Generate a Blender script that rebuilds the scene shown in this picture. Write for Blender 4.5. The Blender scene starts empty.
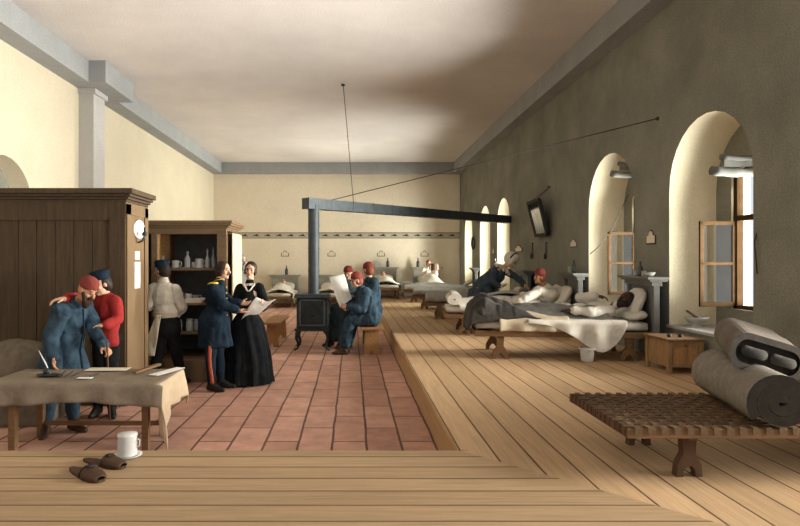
import bpy, math, random
from mathutils import Vector, Matrix, noise
random.seed(7)
V = Vector
scene = bpy.context.scene
col = scene.collection
F, CX, CY, EYE = 600.0, 352.0, 262.0, 1.68
PL = 0.31                       # height of the boarded platform above the tiles
XL, XR, YB = -5.65, 4.4, 24.5   # left wall, right wall, back wall
ZB, ZC = 5.26, 5.69             # underside of the ceiling beam, ceiling
PI = math.pi

def at(px, py, Y):
    return V(((px - CX) * Y / F, Y, EYE - (py - CY) * Y / F))

# ---------------------------------------------------------------- materials
def mat(name, c, rough=.85, var=.12, scale=14, bump=0.0, metal=0.0, stretch=None, grain=0.0, spec=.25):
    m = bpy.data.materials.new(name); m.use_nodes = True
    nt = m.node_tree; b = nt.nodes['Principled BSDF']
    b.inputs['Roughness'].default_value = rough
    b.inputs['Metallic'].default_value = metal
    b.inputs['Specular IOR Level'].default_value = spec
    tc = nt.nodes.new('ShaderNodeTexCoord'); mp = nt.nodes.new('ShaderNodeMapping')
    nt.links.new(tc.outputs['Object'], mp.inputs['Vector'])
    if stretch: mp.inputs['Scale'].default_value = stretch
    n = nt.nodes.new('ShaderNodeTexNoise'); n.inputs['Scale'].default_value = scale
    n.inputs['Detail'].default_value = 5; n.inputs['Roughness'].default_value = .65
    nt.links.new(mp.outputs['Vector'], n.inputs['Vector'])
    r = nt.nodes.new('ShaderNodeValToRGB')
    r.color_ramp.elements[0].position = .3; r.color_ramp.elements[1].position = .7
    r.color_ramp.elements[0].color = [max(0, x * (1 - var)) for x in c[:3]] + [1]
    r.color_ramp.elements[1].color = [min(1, x * (1 + var)) for x in c[:3]] + [1]
    nt.links.new(n.outputs['Fac'], r.inputs['Fac'])
    out = r.outputs['Color']
    if grain:
        g = nt.nodes.new('ShaderNodeTexNoise'); g.inputs['Scale'].default_value = 45; g.inputs['Detail'].default_value = 2
        nt.links.new(tc.outputs['Object'], g.inputs['Vector'])
        mr = nt.nodes.new('ShaderNodeMapRange'); mr.inputs['From Min'].default_value = .3; mr.inputs['From Max'].default_value = .7
        mr.inputs['To Min'].default_value = 1 - grain; mr.inputs['To Max'].default_value = 1 + grain
        nt.links.new(g.outputs['Fac'], mr.inputs['Value'])
        mx = nt.nodes.new('ShaderNodeVectorMath'); mx.operation = 'SCALE'
        nt.links.new(out, mx.inputs[0]); nt.links.new(mr.outputs['Result'], mx.inputs['Scale'])
        out = mx.outputs['Vector']
    nt.links.new(out, b.inputs['Base Color'])
    if bump:
        bp = nt.nodes.new('ShaderNodeBump'); bp.inputs['Strength'].default_value = bump; bp.inputs['Distance'].default_value = .02
        nt.links.new(n.outputs['Fac'], bp.inputs['Height']); nt.links.new(bp.outputs['Normal'], b.inputs['Normal'])
    return m

def brickmat(name, c1, c2, mortar, bw, rh, ms, swap=False, off=(0, 0), offset=.5, grainstretch=(1, 12, 1), rough=.7, gvar=.25, gscale=3.0):
    m = bpy.data.materials.new(name); m.use_nodes = True
    nt = m.node_tree; b = nt.nodes['Principled BSDF']; L = nt.links.new
    b.inputs['Roughness'].default_value = rough; b.inputs['Specular IOR Level'].default_value = .25
    geo = nt.nodes.new('ShaderNodeNewGeometry'); sp = nt.nodes.new('ShaderNodeSeparateXYZ'); L(geo.outputs['Position'], sp.inputs[0])
    cb = nt.nodes.new('ShaderNodeCombineXYZ')
    ax = nt.nodes.new('ShaderNodeMath'); ax.operation = 'ADD'; ax.inputs[1].default_value = off[0] + 200 * bw
    ay = nt.nodes.new('ShaderNodeMath'); ay.operation = 'ADD'; ay.inputs[1].default_value = off[1] + 200 * rh
    L(sp.outputs['Y' if swap else 'X'], ax.inputs[0]); L(sp.outputs['X' if swap else 'Y'], ay.inputs[0])
    L(ax.outputs[0], cb.inputs[0]); L(ay.outputs[0], cb.inputs[1])
    # slightly wavering joints
    wn = nt.nodes.new('ShaderNodeTexNoise'); wn.inputs['Scale'].default_value = 1.7; L(geo.outputs['Position'], wn.inputs['Vector'])
    ws = nt.nodes.new('ShaderNodeVectorMath'); ws.operation = 'SCALE'; ws.inputs['Scale'].default_value = .03 if bw < 5 else .0
    L(wn.outputs['Color'], ws.inputs[0])
    wa = nt.nodes.new('ShaderNodeVectorMath'); wa.operation = 'ADD'; L(cb.outputs[0], wa.inputs[0]); L(ws.outputs[0], wa.inputs[1])
    bt = nt.nodes.new('ShaderNodeTexBrick'); bt.offset = offset
    bt.inputs['Scale'].default_value = 1; bt.inputs['Brick Width'].default_value = bw; bt.inputs['Row Height'].default_value = rh
    bt.inputs['Mortar Size'].default_value = ms; bt.inputs['Mortar Smooth'].default_value = .15
    bt.inputs['Color1'].default_value = (*c1, 1); bt.inputs['Color2'].default_value = (*c2, 1); bt.inputs['Mortar'].default_value = (*mortar, 1)
    L(wa.outputs[0], bt.inputs['Vector'])
    mp = nt.nodes.new('ShaderNodeMapping'); mp.inputs['Scale'].default_value = grainstretch; L(geo.outputs['Position'], mp.inputs['Vector'])
    n = nt.nodes.new('ShaderNodeTexNoise'); n.inputs['Scale'].default_value = gscale; n.inputs['Detail'].default_value = 6; n.inputs['Roughness'].default_value = .7
    L(mp.outputs[0], n.inputs['Vector'])
    mr = nt.nodes.new('ShaderNodeMapRange'); mr.inputs['From Min'].default_value = .3; mr.inputs['From Max'].default_value = .7
    mr.inputs['To Min'].default_value = 1 - gvar; mr.inputs['To Max'].default_value = 1 + gvar; L(n.outputs['Fac'], mr.inputs['Value'])
    mx = nt.nodes.new('ShaderNodeVectorMath'); mx.operation = 'SCALE'; L(bt.outputs['Color'], mx.inputs[0]); L(mr.outputs[0], mx.inputs['Scale'])
    L(mx.outputs[0], b.inputs['Base Color'])
    iv = nt.nodes.new('ShaderNodeMath'); iv.operation = 'SUBTRACT'; iv.inputs[0].default_value = 1; L(bt.outputs['Fac'], iv.inputs[1])
    bp = nt.nodes.new('ShaderNodeBump'); bp.inputs['Strength'].default_value = .6; bp.inputs['Distance'].default_value = .01
    L(iv.outputs[0], bp.inputs['Height']); L(bp.outputs['Normal'], b.inputs['Normal'])
    return m

M = {}
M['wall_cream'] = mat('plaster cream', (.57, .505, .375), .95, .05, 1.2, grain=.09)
M['wall_grey'] = mat('plaster grey', (.205, .20, .162), .95, .22, 1.1, bump=.15, grain=.16)  # grey has the shade of the backlit right wall mixed in
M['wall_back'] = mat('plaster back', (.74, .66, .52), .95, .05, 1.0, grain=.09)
M['reveal'] = mat('plaster reveal', (.78, .70, .52), .95, .04, 1.0, grain=.07)  # bright cream includes the daylight falling on the window jambs
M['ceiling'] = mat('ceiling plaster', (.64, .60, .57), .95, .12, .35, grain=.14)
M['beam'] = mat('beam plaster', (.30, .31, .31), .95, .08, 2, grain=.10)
M['pilaster'] = mat('pilaster plaster', (.44, .43, .41), .95, .06, 2, grain=.10)
M['tile'] = brickmat('terracotta floor tiles', (.56, .32, .235), (.42, .225, .16), (.13, .07, .05), .92, .315, .012, swap=True, off=(.35, .165), grainstretch=(1.5, 1.5, 1.5), gscale=2.5, gvar=.22, rough=.75)
M['planks_y'] = brickmat('deck boards lengthwise', (.52, .345, .19), (.42, .275, .145), (.12, .065, .03), 400, .235, .008, swap=True, off=(90, -.783), grainstretch=(14, .6, 6), gvar=.17)
M['planks_x'] = brickmat('deck boards crosswise', (.43, .295, .165), (.35, .235, .13), (.12, .065, .03), 400, .21, .007, off=(90, -.02), grainstretch=(.6, 14, 6), gvar=.2)
M['riser'] = mat('riser board', (.42, .265, .135), .8, .15, 3, stretch=(3, .5, 10))
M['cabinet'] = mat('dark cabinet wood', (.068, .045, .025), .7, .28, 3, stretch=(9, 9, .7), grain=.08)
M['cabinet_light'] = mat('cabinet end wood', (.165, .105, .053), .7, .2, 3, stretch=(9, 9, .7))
M['cabinet_in'] = mat('cabinet interior', (.15, .145, .13), .9, .2, 8)
M['shelf_wood'] = mat('shelf wood', (.155, .10, .052), .75, .2, 4, stretch=(1, 8, 8))
M['bed_wood'] = mat('bed wood brown', (.17, .092, .04), .7, .25, 5, stretch=(1, 6, 6))
M['bed_wood_dark'] = mat('bed wood dark', (.095, .05, .024), .65, .3, 6)
M['grey_wood'] = mat('grey painted wood', (.13, .13, .12), .7, .2, 6)
M['bench'] = mat('bench wood', (.36, .19, .075), .7, .22, 5, stretch=(6, 1, 6))
M['locker'] = mat('locker wood', (.28, .165, .075), .7, .2, 5, stretch=(6, 6, 1))
M['window_wood'] = mat('window wood', (.045, .027, .014), 1.0, .2, 8, spec=0)
M['iron'] = mat('cast iron', (.020, .026, .027), .5, .4, 10, metal=.3, spec=.5)
M['pipe'] = mat('pipe iron', (.060, .073, .080), .55, .25, 6, metal=.3, spec=.4)
M['brass'] = mat('brass', (.35, .25, .10), .4, .1, 9, metal=.8)
M['black'] = mat('black cloth', (.010, .011, .012), .95, .4, 12, bump=.3, spec=.05)
M['skin'] = mat('skin fair', (.60, .36, .24), .7, .06, 20)
M['skin_tan'] = mat('skin tan', (.46, .235, .13), .7, .08, 20)
M['skin_dark'] = mat('skin dark', (.075, .035, .022), .6, .1, 20)
M['skin_pale'] = mat('skin pale grey', (.36, .27, .23), .7, .06, 20)
M['hair_dark'] = mat('hair dark', (.022, .014, .010), .6, .3, 60)
M['hair_brown'] = mat('hair brown', (.030, .014, .009), .7, .3, 60)
M['hair_red'] = mat('hair auburn', (.20, .06, .03), .7, .25, 60)
M['red_cap'] = mat('red felt', (.18, .034, .026), .9, .2, 30)
M['red_coat'] = mat('red wool', (.27, .020, .017), .9, .15, 20, bump=.1)
M['blue_coat'] = mat('blue hospital gown', (.034, .058, .080), .95, .5, 9, bump=.4, spec=.05)
M['navy'] = mat('navy wool', (.012, .021, .031), .95, .5, 10, bump=.3, spec=.05)
M['navy_dark'] = mat('dark navy trousers', (.011, .018, .027), .95, .3, 12, spec=.05)
M['slate'] = mat('slate dress', (.055, .072, .088), .95, .3, 12, bump=.3, spec=.05)
M['dark_trousers'] = mat('dark trousers', (.013, .013, .014), .95, .3, 12, spec=.05)
M['gown_dark'] = mat('greenish robe', (.045, .070, .075), .9, .25, 9)
M['shirt'] = mat('white shirt', (.62, .57, .46), .9, .08, 12, bump=.1)
M['shirt_grey'] = mat('grey shirt back', (.56, .52, .42), .9, .2, 12, bump=.15)
M['linen'] = mat('white linen', (.60, .56, .48), .9, .14, 7, bump=.35)
M['linen_cream'] = mat('cream linen', (.52, .44, .31), .9, .14, 7, bump=.35)
M['blanket'] = mat('grey blanket', (.13, .122, .108), .95, .3, 10, bump=.25, grain=.1)
M['blanket_pale'] = mat('pale grey blanket', (.31, .295, .26), .95, .25, 10, bump=.2, grain=.08)
M['blanket_dark'] = mat('dark blanket', (.048, .044, .038), .95, .35, 9, bump=.25, grain=.1)
M['mattress'] = mat('grey mattress ticking', (.21, .185, .15), .95, .18, 14, bump=.25, grain=.12)
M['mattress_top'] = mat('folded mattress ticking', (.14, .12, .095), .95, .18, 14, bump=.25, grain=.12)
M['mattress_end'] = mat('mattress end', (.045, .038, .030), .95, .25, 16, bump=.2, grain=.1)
M['sack'] = mat('sackcloth', (.15, .12, .085), .95, .2, 12, bump=.25)
M['tablecloth'] = mat('tablecloth', (.215, .17, .12), .95, .16, 7, bump=.2, grain=.08)  # brown darkened to carry the shade on the front drape
M['hem_cream'] = mat('tablecloth end', (.48, .37, .245), .95, .1, 7, bump=.1)
M['paper'] = mat('paper', (.80, .78, .72), .9, .03, 8)
M['paper_text'] = mat('newsprint', (.66, .65, .62), .9, .1, 60)
M['paper_cream'] = mat('cream paper', (.70, .62, .48), .9, .05, 8)
M['ceramic'] = mat('white ceramic', (.62, .61, .57), .35, .06, 12, spec=.5)
M['ceramic_grey'] = mat('grey ceramic', (.40, .40, .37), .5, .12, 12)
M['jar'] = mat('jar glass', (.42, .44, .42), .25, .12, 14, spec=.6)
M['bottle_dark'] = mat('dark bottle', (.030, .034, .030), .3, .1, 10, spec=.6)
M['leather'] = mat('slipper leather', (.060, .030, .015), .6, .3, 18)
M['leather_dark'] = mat('boot leather', (.018, .014, .012), .5, .25, 18)
M['yellow'] = mat('gold braid', (.62, .44, .05), .7, .15, 30)
M['stripe_red'] = mat('red stripe', (.30, .065, .035), .85, .15, 20)
M['dark_line'] = mat('dark paint', (.050, .045, .036), .9, .2, 20)
M['frieze'] = mat('frieze paint', (.44, .395, .30), .9, .1, 20)
M['cloak'] = mat('grey cloak', (.20, .19, .175), .95, .15, 12)
M['canvas'] = mat('grey canvas blind', (.15, .15, .14), .9, .12, 8, bump=.15)
M['rope'] = mat('rope webbing', (.135, .088, .045), .9, .3, 30)
M['eye'] = mat('eye', (.02, .012, .01), .4, .1, 10)
M['lip'] = mat('lips', (.36, .12, .09), .6, .1, 10)
M['quill'] = mat('quill feather', (.75, .73, .68), .8, .05, 10)
M['grey_wood_pale'] = mat('pale grey painted wood', (.34, .32, .27), .8, .15, 6)
M['moulding'] = mat('paler iron moulding', (.10, .115, .115), .5, .3, 12, metal=.3)  # paler than the iron of the stove body
M['apron'] = mat('apron linen', (.85, .77, .58), .9, .1, 8, bump=.1)

def glassmat():
    m = bpy.data.materials.new('window glass'); m.use_nodes = True
    nt = m.node_tree; nt.nodes.clear(); L = nt.links.new
    o = nt.nodes.new('ShaderNodeOutputMaterial'); mx = nt.nodes.new('ShaderNodeMixShader'); mx.inputs[0].default_value = .08
    t = nt.nodes.new('ShaderNodeBsdfTransparent'); t.inputs[0].default_value = (.93, .95, .93, 1)
    g = nt.nodes.new('ShaderNodeBsdfGlossy'); g.inputs['Roughness'].default_value = .02
    L(t.outputs[0], mx.inputs[1]); L(g.outputs[0], mx.inputs[2]); L(mx.outputs[0], o.inputs[0]); return m
M['glass'] = glassmat()
def mirrormat():
    m = mat('mirror', (.5, .52, .54), .12, .45, 3, metal=1.0, stretch=(4, 4, 1)); return m
M['mirror'] = mirrormat()

# ---------------------------------------------------------------- mesh builder
ORG = {}
class MB:
    def __init__(s): s.v = []; s.f = []; s.mi = []; s.cur = 0
    def add(s, vs, fs):
        o = len(s.v); s.v += [V(p) for p in vs]; s.f += [[i + o for i in f] for f in fs]; s.mi += [s.cur] * len(fs); return s
    def box(s, a, b, rot=None, piv=None):
        (x0, y0, z0), (x1, y1, z1) = a, b
        x0, x1 = min(x0, x1), max(x0, x1); y0, y1 = min(y0, y1), max(y0, y1); z0, z1 = min(z0, z1), max(z0, z1)
        p = [V(q) for q in ((x0, y0, z0), (x1, y0, z0), (x1, y1, z0), (x0, y1, z0), (x0, y0, z1), (x1, y0, z1), (x1, y1, z1), (x0, y1, z1))]
        if rot is not None:
            c = V(piv) if piv is not None else sum(p, V()) / 8
            p = [c + rot @ (q - c) for q in p]
        return s.add(p, [(0, 3, 2, 1), (4, 5, 6, 7), (0, 1, 5, 4), (1, 2, 6, 5), (2, 3, 7, 6), (3, 0, 4, 7)])
    def beam(s, a, b, w, h, up=(0, 0, 1)):
        a, b = V(a), V(b); d = (b - a).normalized(); r = d.cross(V(up)).normalized(); u = r.cross(d)
        p = []
        for c in (a, b):
            p += [c - r * w / 2 - u * h / 2, c + r * w / 2 - u * h / 2, c + r * w / 2 + u * h / 2, c - r * w / 2 + u * h / 2]
        return s.add(p, [(0, 1, 2, 3), (7, 6, 5, 4), (0, 4, 5, 1), (1, 5, 6, 2), (2, 6, 7, 3), (3, 7, 4, 0)])
    def rings(s, rings, close=True):
        n = len(rings[0]); vs = [p for r in rings for p in r]; fs = []
        for i in range(len(rings) - 1):
            for k in range(n):
                fs.append((i * n + k, i * n + (k + 1) % n, (i + 1) * n + (k + 1) % n, (i + 1) * n + k))
        if close:
            fs.append(tuple(range(n))[::-1]); fs.append(tuple(range((len(rings) - 1) * n, len(rings) * n)))
        return s.add(vs, fs)
    def cap(s, a, b, ra, rb, n=12, e=3):
        a, b = V(a), V(b); d = b - a
        d = d.normalized() if d.length > 1e-6 else V((0, 0, 1))
        r = d.orthogonal().normalized(); u = d.cross(r); R = []
        for i in range(e + 1):
            t = -PI / 2 + (PI / 2) * i / e
            if i == 0: t = -PI / 2 + .15
            R.append((a + d * ra * math.sin(t), ra * math.cos(t)))
        for i in range(e + 1):
            t = (PI / 2) * i / e
            if i == e: t = PI / 2 - .15
            R.append((b + d * rb * math.sin(t), rb * math.cos(t)))
        return s.rings([[c + (r * math.cos(2 * PI * k / n) + u * math.sin(2 * PI * k / n)) * q for k in range(n)] for c, q in R])
    def ell(s, c, ax, n=16, m=10):
        c = V(c); X, Y, Z = [V(q) for q in ax]; R = []
        for i in range(m + 1):
            t = -PI / 2 + PI * i / m; t = max(-PI / 2 + .08, min(PI / 2 - .08, t))
            R.append([c + Z * math.sin(t) + (X * math.cos(2 * PI * k / n) + Y * math.sin(2 * PI * k / n)) * math.cos(t) for k in range(n)])
        return s.rings(R)
    def sph(s, c, r, n=12): return s.ell(c, ((r, 0, 0), (0, r, 0), (0, 0, r)), n, max(6, n // 2))
    def cyl(s, a, b, ra, rb=None, n=20):
        rb = ra if rb is None else rb; a, b = V(a), V(b); d = (b - a).normalized(); r = d.orthogonal().normalized(); u = d.cross(r)
        return s.rings([[c + (r * math.cos(2 * PI * k / n) + u * math.sin(2 * PI * k / n)) * q for k in range(n)] for c, q in ((a, ra), (b, rb))])
    def lathe(s, prof, c, axis=(0, 0, 1), n=24):
        c = V(c); d = V(axis).normalized(); r = d.orthogonal().normalized(); u = d.cross(r)
        return s.rings([[c + d * h + (r * math.cos(2 * PI * k / n) + u * math.sin(2 * PI * k / n)) * max(q, 1e-4) for k in range(n)] for q, h in prof])
    def tube(s, pts, rad, n=8):
        pts = [V(p) for p in pts]; R = []; r = None
        for i, p in enumerate(pts):
            d = (pts[min(i + 1, len(pts) - 1)] - pts[max(i - 1, 0)]).normalized()
            if r is None: r = d.orthogonal().normalized()
            r = (r - d * r.dot(d)).normalized(); u = d.cross(r); q = rad[i] if isinstance(rad, (list, tuple)) else rad
            R.append([p + (r * math.cos(2 * PI * k / n) + u * math.sin(2 * PI * k / n)) * q for k in range(n)])
        return s.rings(R)
    def prism(s, poly, o, ex, ey, ez):
        """poly in (a,b): o + a*ex + b*ey, extruded by ez"""
        o, ex, ey, ez = V(o), V(ex), V(ey), V(ez); n = len(poly)
        lo = [o + ex * a + ey * b for a, b in poly]; hi = [p + ez for p in lo]
        return s.add(lo + hi, [tuple(range(n))[::-1], tuple(range(n, 2 * n))] + [(i, (i + 1) % n, n + (i + 1) % n, n + i) for i in range(n)])
    def grid(s, fn, nu, nv):
        vs = [fn(i / nu, j / nv) for i in range(nu + 1) for j in range(nv + 1)]
        return s.add(vs, [(i * (nv + 1) + j, (i + 1) * (nv + 1) + j, (i + 1) * (nv + 1) + j + 1, i * (nv + 1) + j + 1) for i in range(nu) for j in range(nv)])
    def loft(s, secs, n=28):
        """secs: (center, ax, ay, folds, amp)"""
        R = []
        for c, ax, ay, k, am in secs:
            R.append([V(c) + (V(ax) * math.cos(t) + V(ay) * math.sin(t)) * (1 + am * math.sin(k * t + .7) + am * .6 * math.sin((k * 1.7 // 1) * t + 2)) for t in [2 * PI * i / n for i in range(n)]])
        return s.rings(R)
    def build(s, name, m, parent=None, origin=None, smooth=False, bevel=0, loc=None, solid=0, **tags):
        me = bpy.data.meshes.new(name)
        if parent is not None: o = ORG[parent.name]
        elif origin is not None: o = V(origin)
        else:
            xs = [p.x for p in s.v]; ys = [p.y for p in s.v]; o = V(((min(xs) + max(xs)) / 2, (min(ys) + max(ys)) / 2, min(p.z for p in s.v)))
        me.from_pydata([p - o for p in s.v], [], s.f)
        ms = m if isinstance(m, (list, tuple)) else [m]
        for q in ms: me.materials.append(M[q] if isinstance(q, str) else q)
        for p, i in zip(me.polygons, s.mi): p.material_index = i; p.use_smooth = smooth
        me.validate(); me.update()
        import bmesh as _bm
        if not solid:
            b = _bm.new(); b.from_mesh(me); _bm.ops.recalc_face_normals(b, faces=b.faces); b.to_mesh(me); b.free()
        ob = bpy.data.objects.new(name, me); col.objects.link(ob)
        if parent is not None: ob.parent = parent
        else: ob.location = o
        ORG[ob.name] = o
        if bevel:
            bv = ob.modifiers.new('bevel', 'BEVEL'); bv.width = bevel; bv.segments = 2; bv.limit_method = 'ANGLE'
        if solid:
            sd = ob.modifiers.new('thickness', 'SOLIDIFY'); sd.thickness = solid; sd.offset = 0
        tag(ob, **tags); return ob

def tag(o, label=None, cat=None, group=None, kind=None):
    if label: o['label'] = label
    if cat: o['category'] = cat
    if group: o['group'] = group
    if kind: o['kind'] = kind
    return o

def empty(name, loc, label, cat, group=None):
    o = bpy.data.objects.new(name, None); col.objects.link(o); o.location = V(loc); o.empty_display_size = .1
    ORG[o.name] = V(loc); return tag(o, label, cat, group)

def copy_tree(o, loc=None, rz=None, label=None, group=None, parent=None):
    c = o.copy(); col.objects.link(c)
    if parent is not None: c.parent = parent
    if loc is not None: c.location = V(loc)
    if rz is not None: c.rotation_euler = (0, 0, rz)
    if label: c['label'] = label
    if group: c['group'] = group
    ORG[c.name] = V(c.location)
    for ch in [q for q in bpy.data.objects if q.parent == o]: copy_tree(ch, parent=c)
    return c

def struct(mb, name, m, **k): return mb.build(name, m, origin=(0, 0, 0), kind='structure', **k)

def blob(name, mb, m, parent=None, vox=.008, it=4, wr=0.0, wsc=6.0, origin=None, **tags):
    """union of the closed shapes in mb as one continuous smooth surface"""
    o = ORG[parent.name] if parent is not None else V(origin)
    me = bpy.data.meshes.new('tmp'); me.from_pydata([p - o for p in mb.v], [], mb.f)
    import bmesh as _bm
    b = _bm.new(); b.from_mesh(me); _bm.ops.recalc_face_normals(b, faces=b.faces); b.to_mesh(me); b.free()
    t = bpy.data.objects.new('tmp', me); col.objects.link(t)
    r = t.modifiers.new('r', 'REMESH'); r.mode = 'VOXEL'; r.voxel_size = vox; r.adaptivity = 0
    if it: q = t.modifiers.new('s', 'SMOOTH'); q.factor = .5; q.iterations = it
    dg = bpy.context.evaluated_depsgraph_get(); dg.update()
    nm = bpy.data.meshes.new_from_object(t.evaluated_get(dg))
    bpy.data.objects.remove(t); bpy.data.meshes.remove(me)
    nm.name = name; nm.materials.clear(); nm.materials.append(M[m])
    if wr:
        ns = [v.normal.copy() for v in nm.vertices]
        for v, nn in zip(nm.vertices, ns):
            p = (v.co + o) * wsc
            q = noise.noise(V((p.x, p.y, p.z * .45))) + .5 * noise.noise(V((p.x * 2.1, p.y * 2.1, p.z * .9 + 5)))
            v.co += nn * (wr * (1 - 2.2 * abs(q)))
    nm.polygons.foreach_set('use_smooth', [True] * len(nm.polygons)); nm.update()
    ob = bpy.data.objects.new(name, nm); col.objects.link(ob)
    if parent is not None: ob.parent = parent
    else: ob.location = o
    ORG[ob.name] = o
    return tag(ob, **tags)
# ================================================================ ROOM
def arch_pts(y0, y1, z0, z1, rise, n=14, rev=False):
    """outline (y,z) of an arched opening"""
    c = (y0 + y1) / 2; w = (y1 - y0) / 2; p = [(y0, z0), (y1, z0)]
    for i in range(n + 1):
        t = PI * i / n; p.append((c + w * math.cos(t), z1 - rise + rise * math.sin(t)))
    return p
def holed(name, x, th, outer, holes, m, kind='structure'):
    cu = bpy.data.curves.new(name, 'CURVE'); cu.dimensions = '2D'; cu.fill_mode = 'BOTH'; cu.extrude = th / 2
    for pl in [outer] + holes:
        sp = cu.splines.new('POLY'); sp.points.add(len(pl) - 1)
        for q, (a, b) in zip(sp.points, pl): q.co = (a, b, 0, 1)
        sp.use_cyclic_u = True
    t = bpy.data.objects.new('t', cu); col.objects.link(t)
    dg = bpy.context.evaluated_depsgraph_get(); dg.update()
    me = bpy.data.meshes.new_from_object(t.evaluated_get(dg)); bpy.data.objects.remove(t)
    # curve plane (a,b,c) -> world (x+th/2+c, a, b)
    for v in me.vertices: v.co = V((x + th / 2 + v.co.z, v.co.x, v.co.y))
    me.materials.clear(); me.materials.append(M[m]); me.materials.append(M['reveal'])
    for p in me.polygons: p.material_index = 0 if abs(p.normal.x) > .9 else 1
    me.name = name; o = bpy.data.objects.new(name, me); col.objects.link(o); ORG[o.name] = V((0, 0, 0)); return tag(o, kind=kind)

Y0 = -2.2
struct(MB().box((XL - .3, Y0, -.2), (XR + 1.1, YB + .3, 0)), 'floor_tiles', 'tile')['kind'] = 'structure'
bpy.data.objects['floor_tiles'].name = 'floor'
# platform along the right wall, and the strip across the foreground (mitred joint)
XE, YE = .783, 4.36
b = MB(); b.prism([(XE, YE), (XE + 6.6, YE - 6.6 * 1.06), (XR + 2.3, Y0), (XR + 2.3, YE), (XR, YE), (XR, YB), (XE, YB)][:0] or
                  [(XE, YE), (XR, YE - (XR - XE) * 1.06), (XR, YB), (XE, YB)], (0, 0, 0), (1, 0, 0), (0, 1, 0), (0, 0, PL))
b.mi[-4:] = b.mi[-4:]
pr = struct(b, 'floor_platform', ['planks_y', 'riser'])
b = MB(); b.prism([(XL, Y0), (XR, Y0), (XR, YE - (XR - XE) * 1.06), (XE, YE), (XL, YE)], (0, 0, 0), (1, 0, 0), (0, 1, 0), (0, 0, PL))
pf = struct(b, 'floor_front_step', ['planks_x', 'riser'])
for o in (pr, pf):
    for p in o.data.polygons: p.material_index = 0 if abs(p.normal.z) > .5 else 1
struct(MB().box((XL - .3, 3.0, ZC), (XR + 1.3, YB + .3, ZC + .2)).box((XL - .3, Y0, ZC), (XR + 1.3, 3.0, ZC + .2)), 'ceiling', 'ceiling')
# beams under the ceiling edge
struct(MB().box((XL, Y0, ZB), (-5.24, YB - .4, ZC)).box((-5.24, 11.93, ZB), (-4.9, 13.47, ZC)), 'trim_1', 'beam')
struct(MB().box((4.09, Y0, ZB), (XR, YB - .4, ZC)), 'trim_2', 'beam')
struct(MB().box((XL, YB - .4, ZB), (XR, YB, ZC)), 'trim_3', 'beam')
struct(MB().box((XL, 12.4, 0), (XL + .31, 12.95, ZB)).box((XL, 12.36, ZB - .1), (XL + .36, 13.0, ZB)), 'pilaster_wall_left', 'pilaster')
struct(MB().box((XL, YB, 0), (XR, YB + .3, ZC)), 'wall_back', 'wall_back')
# left wall with one arched recess
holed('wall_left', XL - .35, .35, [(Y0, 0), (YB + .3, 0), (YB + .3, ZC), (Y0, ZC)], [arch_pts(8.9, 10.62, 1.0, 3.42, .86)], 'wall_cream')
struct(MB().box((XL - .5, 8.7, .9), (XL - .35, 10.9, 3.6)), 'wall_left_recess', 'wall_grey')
# right wall: deep arched recesses, a smaller opening in the outer skin
WIN = [(6.58, 8.32), (9.35, 11.15), (16.75, 18.15), (19.1, 20.6), (21.95, 23.35)]
def hole_in(a, b_): return arch_pts(a, b_, .81, 3.53, (b_ - a) / 2)
def hole_out(a, b_): return arch_pts(a + .33, b_ - .33, 1.06, 2.93, .12, 8)
out = [(Y0, 0), (YB + .3, 0), (YB + .3, ZC), (Y0, ZC)]
EXTRA = [(2.2, 4.2)]                     # unseen window beside the camera, added to light the foreground
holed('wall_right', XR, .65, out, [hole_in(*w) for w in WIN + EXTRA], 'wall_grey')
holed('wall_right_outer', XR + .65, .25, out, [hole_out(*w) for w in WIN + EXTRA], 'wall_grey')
# frieze band on the back wall
b = MB(); b.box((XL, YB - .012, 2.66), (XR, YB, 2.86)); b.cur = 1
b.box((XL, YB - .018, 2.86), (XR, YB, 2.885)).box((XL, YB - .018, 2.645), (XR, YB, 2.665))
x = XL + .2
while x < XR - .3:
    b.cap((x, YB - .012, 2.745), (x + .17, YB - .012, 2.79), .012, .03, 8, 2)
    b.cap((x + .12, YB - .012, 2.765), (x + .26, YB - .012, 2.74), .028, .01, 8, 2); x += .47
struct(b, 'trim_4', ['frieze', 'dark_line'])
# inner edge line of platform boards (nosing)
struct(MB().box((XE - .012, YE, PL - .035), (XE + .06, YB, PL + .004)), 'trim_5', 'planks_y')

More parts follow.
